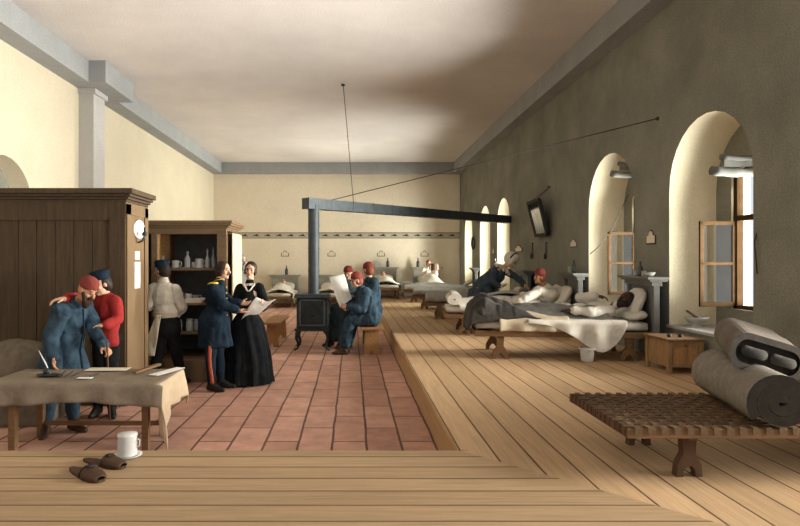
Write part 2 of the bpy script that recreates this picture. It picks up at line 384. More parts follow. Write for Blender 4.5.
# windows
def window(i, a, b_, casement=True, blind=True):
    ya, yb = a + .33, b_ - .33; x = XR + .72; z0, z1 = 1.06, 2.93; ym = (ya + yb) / 2
    r = bpy.data.objects.new('window_%d' % i, None); col.objects.link(r); r.location = (x, ym, z0); ORG[r.name] = V((x, ym, z0)); tag(r, kind='structure')
    f = MB()
    for (p, q) in (((x - .04, ya - .02, z0 - .03), (x + .05, ya + .07, z1 + .03)), ((x - .04, yb - .07, z0 - .03), (x + .05, yb + .02, z1 + .03)), ((x - .04, ya, z0 - .03), (x + .05, yb, z0 + .05)),
                   ((x - .04, ya, z1 - .13), (x + .05, yb, z1 + .03)), ((x - .045, ya, 2.22), (x + .055, yb, 2.29)), ((x - .03, ym - .03, z0), (x + .04, ym + .03, z1))):
        f.box(p, q)
    f.build('window_frame', 'window_wood', r, bevel=.006)
    MB().box((x, ya + .05, 2.29), (x + .008, yb - .05, z1 - .1)).build('pane', 'glass', r)
    if not casement: 
        MB().box((x, ya + .05, z0 + .04), (x + .008, yb - .05, 2.22)).build('pane', 'glass', r); return
    # inward-opened casement hinged on the far jamb, seen face-on
    for (hy, ang, nm) in ((yb - .02, .08, 'casement'),):
        w, h, zb = .50, 1.13, z0 + .03
        hinge = V((x - .04, hy, zb)); d = V((-math.cos(ang), -math.sin(ang), 0)); n = V((0, 1, 0))
        c = MB()
        def piece(s0, s1, t0, t1, th=.035):
            o = hinge + d * s0 + V((0, 0, t0)); c.prism([(0, 0), (s1 - s0, 0), (s1 - s0, t1 - t0), (0, t1 - t0)], o, d, (0, 0, 1), n * -th)
        piece(0, .05, 0, h); piece(w - .05, w, 0, h); piece(0, w, 0, .06); piece(0, w, h - .05, h); piece(0, w, h * .49, h * .49 + .035)
        cs = c.build('casement', 'window_wood', r, bevel=.004)
        g = MB(); g.prism([(.04, .05), (w - .04, .05), (w - .04, h - .04), (.04, h - .04)], hinge + n * -.02, d, (0, 0, 1), n * -.006); g.build('pane', 'glass', cs)
for i, w in enumerate(WIN): window(i + 1, *w, casement=i < 2)

# rolled canvas blinds in the heads of the two near windows
def blind(y, x0, x1, z, lab, cord_end):
    r = empty('rolled_blind', (x1, y, z), lab, 'blind', 'rolled canvas blinds')
    for nm, dz, rr, dx in (('lower_roll', 0, .055, 0), ('upper_roll', .17, .038, .12)):
        b = MB(); rings = []
        for k in range(9):
            t = k / 8; p = V((x0 + dx + (x1 - x0 - dx) * t, y, z + dz - .012 * math.sin(PI * t) * 2)); q = rr * (1 + .08 * math.sin(k * 2.2))
            rings.append((p, q))
        b.tube([p for p, _ in rings], [q for _, q in rings], 14); b.build(nm, 'canvas', r, smooth=True)
    b = MB(); b.box((x0 + .15, y - .02, z + .05), (x1, y + .02, z + .13)); b.build('batten', 'grey_wood', r)
    c = MB(); c.tube([(x1 - .1, y - .06, z + .28), (x1 - .16, y - .07, z - .02), (x1 - .08, y - .06, z - .1)] + [V(q) for q in cord_end], .008, 6)
    c.build('cord', 'dark_line', r)
blind(7.35, 4.40, 5.04, 2.80, 'rolled canvas blind with dangling cord in the nearest arched window', [(4.9, 7.0, 2.4), (4.55, 6.62, 2.3), (4.36, 6.5, 1.9), (4.37, 6.47, 1.55)])
blind(10.3, 4.45, 5.04, 3.20, 'smaller rolled blind in the second arched window', [(4.95, 10.2, 3.0)])
cd = MB().tube([at(628, 195, 10.9), (4.7, 10.8, 2.3), (4.36, 10.6, 1.95), at(590, 254, 10.9)], .008, 6).build('blind_cord', 'dark_line', smooth=True)
tag(cd, 'long dark cord running down beside the second arched window to the shelf', 'cord')

# ================================================================ LIGHT
w = bpy.data.worlds.new('World'); scene.world = w; w.use_nodes = True
bg = w.node_tree.nodes['Background']; bg.inputs[0].default_value = (.90, .93, 1.0, 1); bg.inputs[1].default_value = 1.0
def area(name, loc, rot, sx, sy, e, c):
    l = bpy.data.lights.new(name, 'AREA'); l.shape = 'RECTANGLE'; l.size = sx; l.size_y = sy; l.energy = e; l.color = c
    o = bpy.data.objects.new(name, l); col.objects.link(o); o.location = loc; o.rotation_euler = rot; return o
for i, (a, b_) in enumerate(WIN + EXTRA):
    # daylight outside each right-hand window; -Z of the lamp points into the room
    area('daylight_window', (XR + 1.35, (a + b_) / 2, 2.1), (0, PI / 2 + .22, 0), 2.4, 1.7, [760, 780, 1150, 1150, 1150, 450][i], (1.0, .965, .90)).data.spread = math.radians(94 if i < 2 else 104)

# ================================================================ CAMERA
cam = bpy.data.cameras.new('Camera'); co = bpy.data.objects.new('Camera', cam); col.objects.link(co)
co.location = (0, 0, EYE); co.rotation_euler = (PI / 2, 0, 0); cam.sensor_width = 36; cam.lens = F / 800 * 36
cam.shift_x = 48 / 800; cam.shift_y = -1 / 800; cam.clip_start = .05; cam.clip_end = 200
scene.camera = co
vs = scene.view_settings; scene.display_settings.display_device = 'sRGB'
vs.view_transform = 'Standard'; vs.look = 'None'; vs.exposure = 0.12; vs.gamma = 1; vs.use_curve_mapping = False
scene.cycles.use_denoising = True; scene.cycles.max_bounces = 10; scene.cycles.diffuse_bounces = 6; scene.cycles.sample_clamp_indirect = 4
# ================================================================ CABINETS
def boards_front(b, x0, x1, y, z0, z1, n, th=.02, gap=.008):
    w = (x1 - x0) / n
    for k in range(n): b.box((x0 + k * w + gap / 2, y - th + (.003 if k % 2 else 0), z0), (x0 + (k + 1) * w - gap / 2, y, z1))
def cornice(b, x0, x1, y0, y1, z, steps, left=True):
    for (o, a, c) in steps: b.box((x0 - (o if left else 0), y0 - o, z + a), (x1 + o, y1, z + c))
# big dark press on the left
r = empty('wardrobe', (-3.9, 7.3, 0), 'huge dark panelled wooden press with heavy cornice at the left wall', 'wardrobe')
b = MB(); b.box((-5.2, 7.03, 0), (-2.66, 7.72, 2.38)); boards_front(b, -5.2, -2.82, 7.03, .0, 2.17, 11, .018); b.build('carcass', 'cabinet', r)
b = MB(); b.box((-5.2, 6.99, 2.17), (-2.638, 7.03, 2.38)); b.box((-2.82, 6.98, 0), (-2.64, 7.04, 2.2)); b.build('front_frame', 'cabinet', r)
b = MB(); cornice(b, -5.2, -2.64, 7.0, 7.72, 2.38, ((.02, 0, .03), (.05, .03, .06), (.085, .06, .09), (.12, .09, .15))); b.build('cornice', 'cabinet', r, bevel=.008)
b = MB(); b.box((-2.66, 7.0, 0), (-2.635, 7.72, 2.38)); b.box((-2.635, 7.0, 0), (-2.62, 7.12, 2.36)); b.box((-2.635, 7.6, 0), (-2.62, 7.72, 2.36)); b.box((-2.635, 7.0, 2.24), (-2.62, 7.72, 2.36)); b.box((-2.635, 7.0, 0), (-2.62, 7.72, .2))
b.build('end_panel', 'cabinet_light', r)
# reflector lamp on its end panel
r = empty('wall_lamp', (-2.6, 7.36, 1.95), 'round white reflector lamp fixed to the end of the dark press', 'lamp')
MB().lathe([(.001, 0), (.11, 0), (.12, .012), (.105, .02), (.001, .008)], (-2.62, 7.36, 2.08), (1, -.25, 0)).build('reflector', 'ceramic', r, smooth=True)
MB().tube([(-2.62, 7.36, 1.92), (-2.56, 7.33, 1.94), (-2.53, 7.32, 2.0)], .012).build('bracket', 'iron', r, smooth=True)
MB().lathe([(.001, 0), (.03, 0), (.032, .03), (.012, .05), (.012, .10), (.001, .11)], (-2.53, 7.32, 2.0)).build('burner', 'iron', r, smooth=True)
for (z0, z1, y0, y1, lab) in ((1.71, 1.81, 7.27, 7.42, 'small square paper notice pinned under the reflector lamp'), (1.36, 1.68, 7.26, 7.44, 'long narrow paper notice pinned to the press below the square one')):
    b = MB().box((-2.636, y0, z0), (-2.626, y1, z1)); b.cur = 1
    z = z1 - .03
    while z > z0 + .02: b.box((-2.6262, y0 + .02, z), (-2.6245, y1 - .02, z + .006)); z -= .022
    b.build('paper_notice', ['paper', 'dark_line'], label=lab, cat='notice')

# open medicine cupboard
r = empty('medicine_cupboard', (-2.6, 9.0, 0), 'open wooden medicine cupboard with shelves of jars and a heavy cornice', 'cupboard')
x0, x1, y0, y1 = -3.55, -1.80, 8.6, 9.5
b = MB(); b.box((x0, y1 - .03, .3), (x1 - .03, y1, 2.2)); b.build('back_panel', 'cabinet_in', r)
for xs_ in (x1 - .035, x0): MB().box((xs_, y0, .3), (xs_ + .035, y1, 2.15)).build('side_panel', 'cabinet_light', r)
b = MB(); b.box((-2.83, y0 + .06, .3), (-2.80, y1 - .03, 2.11)); b.build('divider', 'bench', r)  # pale bench wood colours in the light on the divider's face
b = MB(); b.box((x1 - .13, y0 - .02, .3), (x1, y0 + .03, 2.15)).box((-2.87, y0 - .02, .3), (-2.79, y0 + .03, 2.15)).box((x0, y0 - .026, 2.08), (x1 + .002, y0 + .032, 2.175)); b.build('front_frame', 'shelf_wood', r)
b = MB(); cornice(b, x0, x1, y0, y1, 2.15, ((.02, 0, .025), (.045, .025, .05), (.08, .05, .08), (.10, .08, .12))); b.build('cornice', 'cabinet_light', r, bevel=.006)
for z in (1.56, 1.06, .64): MB().box((x0 + .03, y0 + .04, z), (x1 - .035, y1 - .03, z + .03)).build('shelf', 'shelf_wood', r)
b = MB(); b.box((x0, y0 - .22, 0), (x1 + .02, y0, .31)).box((x0, y0, 0), (x1, y1, .31)); b.build('plinth', 'cabinet_light', r, bevel=.006)
# curtain at the end of the cupboard
b = MB()
def cf(u, v):
    y = 8.68 + .62 * u; z = 2.10 - 1.62 * v
    return V((-1.735 + .05 * math.sin(u * 20) * (.5 + .5 * v), y - .06 * v * u, z))
b.grid(cf, 60, 12); b.build('curtain', 'linen_cream', smooth=True, solid=.006, label='white curtain hanging down the end of the medicine cupboard', cat='curtain')
b = MB().cyl((-1.765, 8.65, 2.115), (-1.765, 9.35, 2.115), .01).cyl((-1.80, 8.68, 2.115), (-1.765, 8.68, 2.115), .008).cyl((-1.80, 9.32, 2.115), (-1.765, 9.32, 2.115), .008)
b.build('curtain_rod', 'iron', label='thin rod holding the white curtain on the cupboard end', cat='rod')

G = 'crockery and bottles on the cupboard shelves'
def lathe_thing(name, prof, px, Y, z, m, label, cat, group=None, extra=None, sx=1.0):
    x = (px - CX) * Y / F; b = MB().lathe([(a * sx, h * sx) for a, h in prof], (x, Y, z), n=20)
    if extra: extra(b, x, Y, z)
    return b.build(name, m, origin=(x, Y, z), smooth=True, label=label, cat=cat, group=group)
BOT = [(.001, 0), (.042, 0), (.045, .02), (.044, .13), (.03, .165), (.014, .185), (.013, .225), (.018, .228), (.018, .245), (.001, .246)]
TALL = [(.001, 0), (.034, 0), (.036, .02), (.035, .12), (.02, .155), (.011, .18), (.010, .235), (.02, .24), (.02, .25), (.008, .255), (.012, .275), (.001, .285)]
MUG = [(.001, 0), (.05, 0), (.052, .01), (.052, .11), (.055, .115), (.048, .115), (.046, .012), (.001, .01)]
JARP = [(.001, 0), (.045, 0), (.047, .01), (.047, .12), (.04, .135), (.04, .15), (.045, .152), (.045, .165), (.001, .168)]
PLATE = [(.001, 0), (.05, 0), (.11, .018), (.112, .024), (.05, .008), (.001, .006)]
def handle(dx=1, h=.06, rr=.05):
    def f(b, x, Y, z): b.tube([(x + dx * rr, Y, z + h + .035), (x + dx * (rr + .035), Y, z + h + .03), (x + dx * (rr + .04), Y, z + h), (x + dx * (rr + .03), Y, z + h - .03), (x + dx * rr, Y, z + h - .035)], .008, 6)
    return f
zs = 1.59
lathe_thing('storage_jar', JARP, 161.5, 8.9, zs, 'ceramic_grey', 'grey jar on the upper shelf beside the lit divider above the blue cap', 'jar', G, sx=1.1)
lathe_thing('mug', MUG, 175.5, 8.85, zs + .0, 'ceramic', 'white mug on the upper shelf, left of the pale bottle', 'mug', G, handle(1, .06))
lathe_thing('plate', PLATE, 182.3, 8.80, zs, 'ceramic', 'shallow white plate lying between mug and pale bottle on the upper shelf', 'plate', G, sx=.55)
lathe_thing('bottle', BOT, 187.5, 8.85, zs, 'jar', 'round-shouldered pale bottle standing alone in the middle of the upper shelf', 'bottle', G)
lathe_thing('tin_canister', [(.001, 0), (.03, 0), (.03, .09), (.001, .092)], 193.5, 8.85, zs, 'ceramic_grey', 'small grey tin just right of the pale bottle', 'tin', G)
lathe_thing('mug', MUG, 199.6, 8.85, zs, 'ceramic', 'tall white mug with handle right of the small grey tin', 'mug', G, handle(1, .07), sx=1.2)
lathe_thing('decanter', TALL, 207.4, 8.8, zs, 'jar', 'slim glass decanter with stopper, left of the pair near the cupboard post', 'decanter', G)
lathe_thing('decanter', TALL, 213.2, 8.95, zs, 'jar', 'slim glass decanter with stopper, right beside the cupboard post', 'decanter', G, sx=1.08)
zs = 1.09
lathe_thing('mug', MUG, 188.3, 8.85, zs, 'ceramic', 'white mug on the middle shelf at the shirt-sleeved man\'s elbow', 'mug', G, handle(1, .06), sx=1.05)
lathe_thing('mug', MUG, 195.5, 8.95, zs, 'ceramic', 'white mug on the middle shelf, close to the officer\'s back', 'mug', G, handle(1, .06), sx=.85)
lathe_thing('storage_jar', JARP, 181.6, 9.0, zs, 'ceramic_grey', 'grey jar on the middle shelf behind the shirt-sleeved man', 'jar', G, sx=.8)
b = MB(); 
for k in range(4): b.box((-2.46 + .02 * k, 8.66, zs + .018 * k), (-2.17 + .012 * k, 8.80, zs + .018 * k + .012), Matrix.Rotation(.05 * k, 3, 'Z'))
b.build('folded_linen', 'paper_cream', label='flat stack of folded linen on the front of the middle shelf', cat='linen')
zs = .67
for px, Y, sx, lab in ((179, 8.8, 1.0, 'jar on the low shelf half hidden by the man\'s dark trousers'), (189.5, 8.8, 1.1, 'first full pale jar right of the man on the low shelf'), (196.5, 8.9, 1.0, 'middle pale jar on the low shelf'), (203, 8.8, .9, 'pale jar on the low shelf next to the officer\'s coat')):
    lathe_thing('glass_jar', JARP, px, Y, zs, 'jar', lab, 'jar', G, sx=sx)

# ================================================================ STOVE
S = V((-.75, 11.6, 0))
st = empty('stove', S, 'black cast iron stove on curved legs with tall pipe and long horizontal duct', 'stove')
xa, xb, ya, yb = -1.05, -.46, 11.35, 11.85
b = MB().box((xa, ya, .42), (xb, yb, 1.0)); b.build('body', 'iron', st, bevel=.012)
b = MB().box((xa - .05, ya - .05, 1.0), (xb + .05, yb + .05, 1.035)).box((xa - .03, ya - .03, 1.035), (xb + .03, yb + .03, 1.07)); b.build('top_plate', 'pipe', st, bevel=.008)
b = MB().box((xa - .035, ya - .035, .37), (xb + .035, yb + .035, .42)); b.build('base_moulding', 'iron', st, bevel=.01)
b = MB()
for (p, q) in (((xa + .05, ya - .02, .47), (xa + .08, ya, .97)), ((xb - .08, ya - .02, .47), (xb - .05, ya, .97)), ((xa + .05, ya - .02, .47), (xb - .05, ya, .495)), ((xa + .05, ya - .02, .945), (xb - .05, ya, .97))): b.box(p, q)
dr0 = b; b = MB(); b.box((xa + .11, ya - .012, .52), (xb - .11, ya, .93)); arc = [(xa + .14 + (xb - xa - .28) * t, ya - .02, .74 + .15 * math.sin(PI * t)) for t in [i / 10 for i in range(11)]]
b.tube([(xa + .14, ya - .02, .55)] + arc + [(xb - .14, ya - .02, .55)], .009, 6)
ap = b.build('door', 'iron', st); dr0.build('door_moulding', 'moulding', st); dr = ap
MB().tube([(-.80, ya - .02, .64), (-.78, ya - .05, .66), (-.72, ya - .05, .66), (-.70, ya - .03, .68)], .011).build('handle', 'iron', dr, smooth=True)
b = MB()
for q in ((ya + .06, ya + .08), (yb - .08, yb - .06)): b.box((xb, q[0], .47), (xb + .015, q[1], .96))
b.box((xb, ya + .06, .47), (xb + .015, yb - .06, .49)).box((xb, ya + .06, .94), (xb + .015, yb - .06, .96)); b.build('side_moulding', 'moulding', st)
for sx, x in ((-1, xa + .03), (1, xb - .03)):
    for sy, y in ((-1, ya + .03), (1, yb - .03)):
        MB().tube([(x - sx * .03, y, .38), (x + sx * .02, y + sy * .01, .33), (x + sx * .035, y + sy * .02, .24), (x - sx * .005, y + sy * .02, .13), (x + sx * .01, y + sy * .02, .05), (x + sx * .07, y + sy * .03, .015)], [.045, .04, .032, .024, .02, .026], 10).build('leg', 'iron', st, smooth=True)
b = MB().cyl((-.74, 11.6, 1.07), (-.74, 11.6, 2.78), .108, n=24)
for z in (1.09, 1.5, 1.93, 2.36): b.cyl((-.74, 11.6, z), (-.74, 11.6, z + .02), .114, n=24)
b.build('flue_pipe', 'pipe', st, bevel=0, smooth=False)
pa, pb = V((-.88, 11.47, 2.80)), V((4.62, 16.95, 2.86)); b = MB(); b.beam(pa, pb, .20, .20)
n = 13
for k in range(n + 1):
    c = pa.lerp(pb, k / n); d = (pb - pa).normalized(); b.beam(c - d * .012, c + d * .012, .212, .212)
b.build('horizontal_duct', 'pipe', st)
def wire(pts, lab):
    w_ = MB().tube(pts, .007, 6).build('support_wire', 'dark_line', smooth=True, label=lab, cat='wire'); return w_
wire([(-.2, 13.5, ZC), (.03, 12.42, 2.92)], 'straight wire hanging from the ceiling down to the stove duct')
hk = MB().lathe([(.001, 0), (.05, 0), (.03, .03), (.001, .04)], (-.2, 13.5, ZC - .04)).build('ceiling_hook', 'dark_line', label='small round hook plate on the ceiling holding the vertical wire', cat='hook')
wire([(-.42, 11.95, 2.91), (4.38, 8.62, 3.74)], 'long slanting wire from the stove duct up to the right wall')
MB().lathe([(.001, 0), (.03, 0), (.02, .03), (.001, .05)], (4.4, 8.62, 3.74), (-1, 0, 0)).build('wall_hook', 'dark_line', label='tiny hook high on the right wall between the arched windows', cat='hook')

# ================================================================ BENCHES
def bench(x, y0, y1, h, w, lab, zf=0):
    r = empty('bench', (x, (y0 + y1) / 2, zf), lab, 'bench', 'plain wooden benches around the stove')
    MB().box((x - w / 2, y0, zf + h - .045), (x + w / 2, y1, zf + h)).build('seat', 'bench', r, bevel=.008)
    for y in (y0 + .12, y1 - .16):
        b = MB(); b.prism([(-w * .36, 0), (-w * .12, 0), (0, .07), (w * .12, 0), (w * .36, 0), (w * .30, h - .045), (-w * .30, h - .045)], (x, y, zf), (1, 0, 0), (0, 0, 1), (0, .045, 0)); b.build('leg', 'bench', r, bevel=.004)
    MB().box((x - .02, y0 + .15, zf + h - .14), (x + .02, y1 - .15, zf + h - .045)).build('stretcher', 'bench', r)
    return r
bench(.36, 10.75, 12.5, .50, .42, 'wooden bench carrying the three red-capped patients right of the stove')
bench(-1.58, 11.75, 13.45, .49, .36, 'empty wooden bench left of the stove behind the woman in black')

# ================================================================ BEDS
LB, WB, HB = 2.45, 1.02, .40
def fork(b, x, y, H, W=.15, th=.055, side=None):
    pl = [(-.055, H), (-.045, .56 * H), (-.098, .30 * H), (-.11, 0), (-.055, 0), (-.048, .12 * H), (-.022, .24 * H), (0, .27 * H), (.022, .24 * H), (.048, .12 * H), (.055, 0), (.11, 0), (.098, .30 * H), (.045, .56 * H), (.055, H)]
    b.prism(pl, (x, y - th / 2, 0), (1, 0, 0), (0, 0, 1), (0, th, 0))
def make_bed():
    r = empty('bedstead', (0, 0, 0), 'bed', 'bed', 'wooden hospital bedsteads')
    for s in (-1, 1): MB().box((0, s * WB / 2 - .025, HB - .08), (LB, s * WB / 2 + .025, HB)).build('side_rail', 'bed_wood', r, bevel=.005)
    MB().box((0, -WB / 2, HB - .07), (.045, WB / 2, HB + .0)).build('foot_rail', 'bed_wood', r, bevel=.005)
    b = MB()
    for k in range(9): b.box((.08 + k * .26, -WB / 2 + .02, HB - .035), (.27 + k * .26, WB / 2 - .02, HB - .012))
    b.build('slats', 'bed_wood', r)
    for x in (.36, LB - .35):
        for s in (-1, 1): b = MB(); fork(b, x, s * (WB / 2 - .04), HB - .07); b.build('leg', 'bed_wood', r, bevel=.004)
    for s in (-1, 1):
        MB().box((LB - .05, s * WB / 2 - .035, 0), (LB + .03, s * WB / 2 + .035, 1.10)).build('headboard_post', 'grey_wood', r, bevel=.006)
    b = MB().box((LB - .16, -WB / 2 - .13, 1.13), (LB + .12, WB / 2 + .13, 1.165)).box((LB - .12, -WB / 2 - .09, 1.10), (LB + .11, WB / 2 + .09, 1.13)).box((LB - .08, -WB / 2 - .05, 1.04), (LB + .06, WB / 2 + .05, 1.10))
    b.build('headboard_shelf', 'grey_wood', r, bevel=.006)
    b = MB().box((LB - .01, -WB / 2, .45), (LB + .02, WB / 2, 1.04)); b.build('headboard_panel', 'grey_wood', r)
    return r
bed0 = make_bed()
BX = 1.80
# (name, y centre) beds with heads to the right wall
RB = {'B': 9.02, 'C': 11.75, 'D': 14.9, 'E': 17.9, 'F': 20.9}
BED = {}
labs = {'B': 'bedstead of the sleeping dark-haired patient, with shelf headboard', 'C': 'bedstead of the red-capped patient sitting up by the nurse',
        'D': 'bedstead just beyond the stooping nurse on the boarded platform', 'E': 'bedstead beside the pillar between the far arched windows', 'F': 'farthest bedstead along the right wall, near the back corner'}
for k, y in RB.items():
    if k == 'B': bed0.location = (BX, y, PL); bed0.rotation_euler.z = -.12; bed0['label'] = labs[k]; ORG[bed0.name] = V((BX, y, PL)); BED[k] = bed0
    else: BED[k] = copy_tree(bed0, (BX, y, PL), label=labs[k])
# beds against the back wall (head at the back wall)
BK = {'G': (-2.70, 0), 'H': (-.84, 0), 'I': (1.25, PL), 'J': (3.02, PL)}
labs = {'G': 'bedstead against the back wall left of the stove pipe, patient asleep', 'H': 'bedstead against the back wall right behind the stove pipe',
        'I': 'bedstead against the back wall behind the red-capped readers', 'J': 'bedstead against the back wall of the patient reading upright'}
for k, (x, z) in BK.items():
    BED[k] = copy_tree(bed0, (x, YB - .2 - LB, z), PI / 2, label=labs[k])
for k in 'GHIJ':
    for ch in BED[k].children:
        if ch.name.startswith('headboard'): ch.material_slots[0].link = 'OBJECT'; ch.material_slots[0].material = M['grey_wood_pale']
def T(k):
    o = BED[k]; return Matrix.Translation(o.location) @ Matrix.Rotation(o.rotation_euler.z, 4, 'Z')

MT = HB + .13      # mattress top above bed floor
def mattress(k, lab, m='linen'):
    t = T(k); b = MB()
    R = []
    for i in range(13):
        x = .03 + (LB - .12) * i / 12; e = .94 if i in (0, 12) else 1; R.append([])
        for a in range(20):
            th = 2 * PI * a / 20; cy, cz = math.cos(th), math.sin(th)
            sy = math.copysign(abs(cy) ** .35, cy) * (WB / 2 - .03) * e; sz = math.copysign(abs(cz) ** .5, cz) * .068 * e
            R[-1].append(t @ V((x, sy, HB + .068 + sz + .006 * math.sin(i * 2 + a))))
    b.rings(R); return b.build('mattress', m, smooth=True, label=lab, cat='mattress', group='mattresses on the bedsteads')
def pillow(k, x, z, lab, w=.62, d=.36, th=.12, tilt=.5, m='linen', y=0, name='pillow'):
    t = T(k) @ Matrix.Translation((x, y, z)) @ Matrix.Rotation(-tilt, 4, 'Y'); b = MB()
    def sup(n=24, mm=12):
        R = []
        for i in range(mm + 1):
            ph = -PI / 2 + PI * i / mm; ph = max(-1.45, min(1.45, ph)); R.append([])
            for a in range(n):
                th = 2 * PI * a / n; c, s_ = math.cos(th), math.sin(th)
                q = (abs(c) ** 3.2 + abs(s_) ** 3.2) ** (-1 / 3.2)
                R[-1].append(t @ V((c * q * d / 2 * math.cos(ph) ** .6, s_ * q * w / 2 * math.cos(ph) ** .6, math.sin(ph) * th_ / 2 * (1 - .0))))
        return R
    th_ = th
    b.rings(sup()); return b.build(name, m, smooth=True, label=lab, cat='pillow', group='pillows on the beds')
def cover(k, x0, x1, bumps, lab, m, hang=(.25, .25), z=MT, seed=0, wr=.02, nm='blanket', cat='blanket', nx=44, ny=44, hangf=None, foot=0, yr=(-1, 1), th=.012):
    """cloth over the mattress: bumps = [(cx, cy, sx, sy, h)...]"""
    t = T(k); b = MB(); w = WB / 2 + .02
    def fn(u, v):
        x = x0 + (x1 - x0) * u
        h0, h1 = (hangf(u) if hangf else hang)
        y0, y1 = yr[0] * w, yr[1] * w
        tot = h0 + (y1 - y0) + h1; s_ = v * tot
        if s_ < h0: y = y0 - .03 * math.sin(min(1, (h0 - s_) / .05) * 1.5); zz = z - (h0 - s_)
        elif s_ > h0 + y1 - y0: q = s_ - h0 - (y1 - y0); y = y1 + .03 * math.sin(min(1, q / .05) * 1.5); zz = z - q
        else: y = y0 + s_ - h0; zz = z
        top = max(0, 1 - (abs(y) / w) ** 6) if abs(y) <= w else 0
        bz = 0
        for cx, cy, sx, sy, h in bumps: bz = max(bz, h * math.exp(-(abs((x - cx) / sx)) ** 2.6 - (abs((y - cy) / sy)) ** 2.6))
        nz = noise.noise(V((x * 3.1 + seed, y * 4.2, seed))) + .5 * noise.noise(V((x * 8 + y * 5, y * 6 - x * 3, seed + 3)))
        if zz < z - .01: y += (1 if y > 0 else -1) * .03 * math.sin(x * 17 + seed) * min(1, (z - zz) * 6)
        return t @ V((x + .02 * nz, y, zz + .02 + bz * top + wr * nz * (1 if zz >= z - .01 else .3)))
    b.grid(fn, nx, ny)
    return b.build(nm, m, smooth=True, solid=th, label=lab, cat=cat, group='bedding on the hospital beds')
def roll(p0, p1, r, lab, m, nm='rolled_mattress', cat='mattress', turns=3.2, oval=1.0, group=None, end='mattress_end', gap=.010):
    """spiral roll: thick sheet wound around the axis p0->p1"""
    p0, p1 = V(p0), V(p1); d = (p1 - p0).normalized(); rt = d.cross(V((0, 0, 1))).normalized(); up = rt.cross(d)
    n = int(26 * turns); th = r / (turns + .25); pl = []; inn = []
    for i in range(n + 1):
        a = 2 * PI * turns * i / n; ro = th * .55 + (r - th * .55) * i / n; a0 = a
        pl.append((math.cos(a0) * ro * oval, math.sin(a0) * ro)); ri = max(.004, ro - th + gap); inn.append((math.cos(a0) * ri * oval, math.sin(a0) * ri))
    vs = []; fs = []; NL = 9
    for L_ in range(NL):
        t = L_ / (NL - 1); c = p0.lerp(p1, t)
        for j, (x, y) in enumerate(pl + inn[::-1]):
            k_ = 1 + .015 * math.sin(t * 9 + j * .3); vs.append(c + (rt * x + up * y) * k_)
    K = 2 * (n + 1); q = n + 1
    for L_ in range(NL - 1):
        for j in range(K): fs.append((L_ * K + j, L_ * K + (j + 1) % K, (L_ + 1) * K + (j + 1) % K, (L_ + 1) * K + j))
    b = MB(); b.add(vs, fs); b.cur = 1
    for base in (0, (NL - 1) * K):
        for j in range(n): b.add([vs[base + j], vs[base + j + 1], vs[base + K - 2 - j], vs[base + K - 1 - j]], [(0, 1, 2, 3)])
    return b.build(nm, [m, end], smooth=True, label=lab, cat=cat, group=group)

# --- bed B : sleeping patient
mattress('B', 'mattress under the sleeping dark-haired patient')
pillow('B', 2.32, MT + .25, 'big upright pillow behind the sleeping patient\'s head', .62, .46, .16, 1.15)
pillow('B', 2.27, MT + .08, 'lower pillow tucked against the headboard of the sleeping patient', .9, .30, .14, .2)
cover('B', .42, 1.86, [(1.0, .0, .85, .32, .21), (1.72, -.0, .3, .34, .19)], 'grey blanket over the sleeping patient', 'blanket', seed=1, wr=.024, hang=(.0, .22), nx=70, ny=50)
def hf(u): return (.05 + .38 * max(0, math.sin(PI * u ** 2.4)) ** 1.1, .0)
cover('B', .72, 2.05, [], 'white sheet sagging off the near side of the sleeper\'s bed', 'linen', hangf=hf, seed=5, yr=(-1.06, -.80), wr=.010, nm='bed_sheet', cat='sheet', z=MT + .012)
cover('B', .34, 1.30, [(.8, 0, .5, .6, .10)], 'cream blanket roll half covered by the dark one at the sleeper\'s feet', 'linen_cream', seed=9, hang=(.16, .10), wr=.03, z=MT + .01)
# dark blanket thrown over the foot
t = T('B'); b = MB()
def hp(u, v):
    x = -.16 + 1.05 * u; y = -.60 + 1.10 * v + .10 * u; hgt = .30 * math.exp(-((x - .12) / .22) ** 2) + .17 * math.exp(-((x - .50) / .22) ** 2)
    hgt *= .55 + .45 * math.sin(PI * min(1, max(0, v * .8 + .22)))
    z = MT + .02 + hgt + .05 * math.sin(9 * x + 6 * y) * math.sin(4 * y + 2) + .05 * abs(noise.noise(V((x * 7 + y * 5, y * 4 - x * 3, 7)))) + .04 * noise.noise(V((x * 6, y * 5, 2)))
    if x < -.04: z -= (-.04 - x) * 2.2; x = -.04 + (x + .04) * .5
    if x < .02 and y < -.3: z = max(z, MT - .12)
    e = -.50 - y
    if e > 0: z = min(z, MT + .10) - e * 1.6; y = -.50 - e * .25
    if x < .15: z = max(z, MT - .14 + .03 * math.sin(y * 20))
    return t @ V((x - .20 * (v - .5) * u, y, z))
b.grid(hp, 60, 60)
b.build('blanket', 'blanket_dark', smooth=True, solid=.03, label='dark grey blanket bunched up at the foot of the sleeper\'s bed', cat='blanket', group='bedding on the hospital beds')
b = MB(); b.cap(t @ V((.10, -.40, MT + .13)), t @ V((.10, .36, MT + .13)), .13, .13, 20, 4)
blob('rolled_blanket', b, 'blanket_dark', origin=t @ V((.1, 0, MT)), vox=.014, it=3, wr=.01, wsc=7, label='rolled dark bedding tucked under the blanket at the sleeper\'s feet', cat='blanket', group='bedding on the hospital beds')
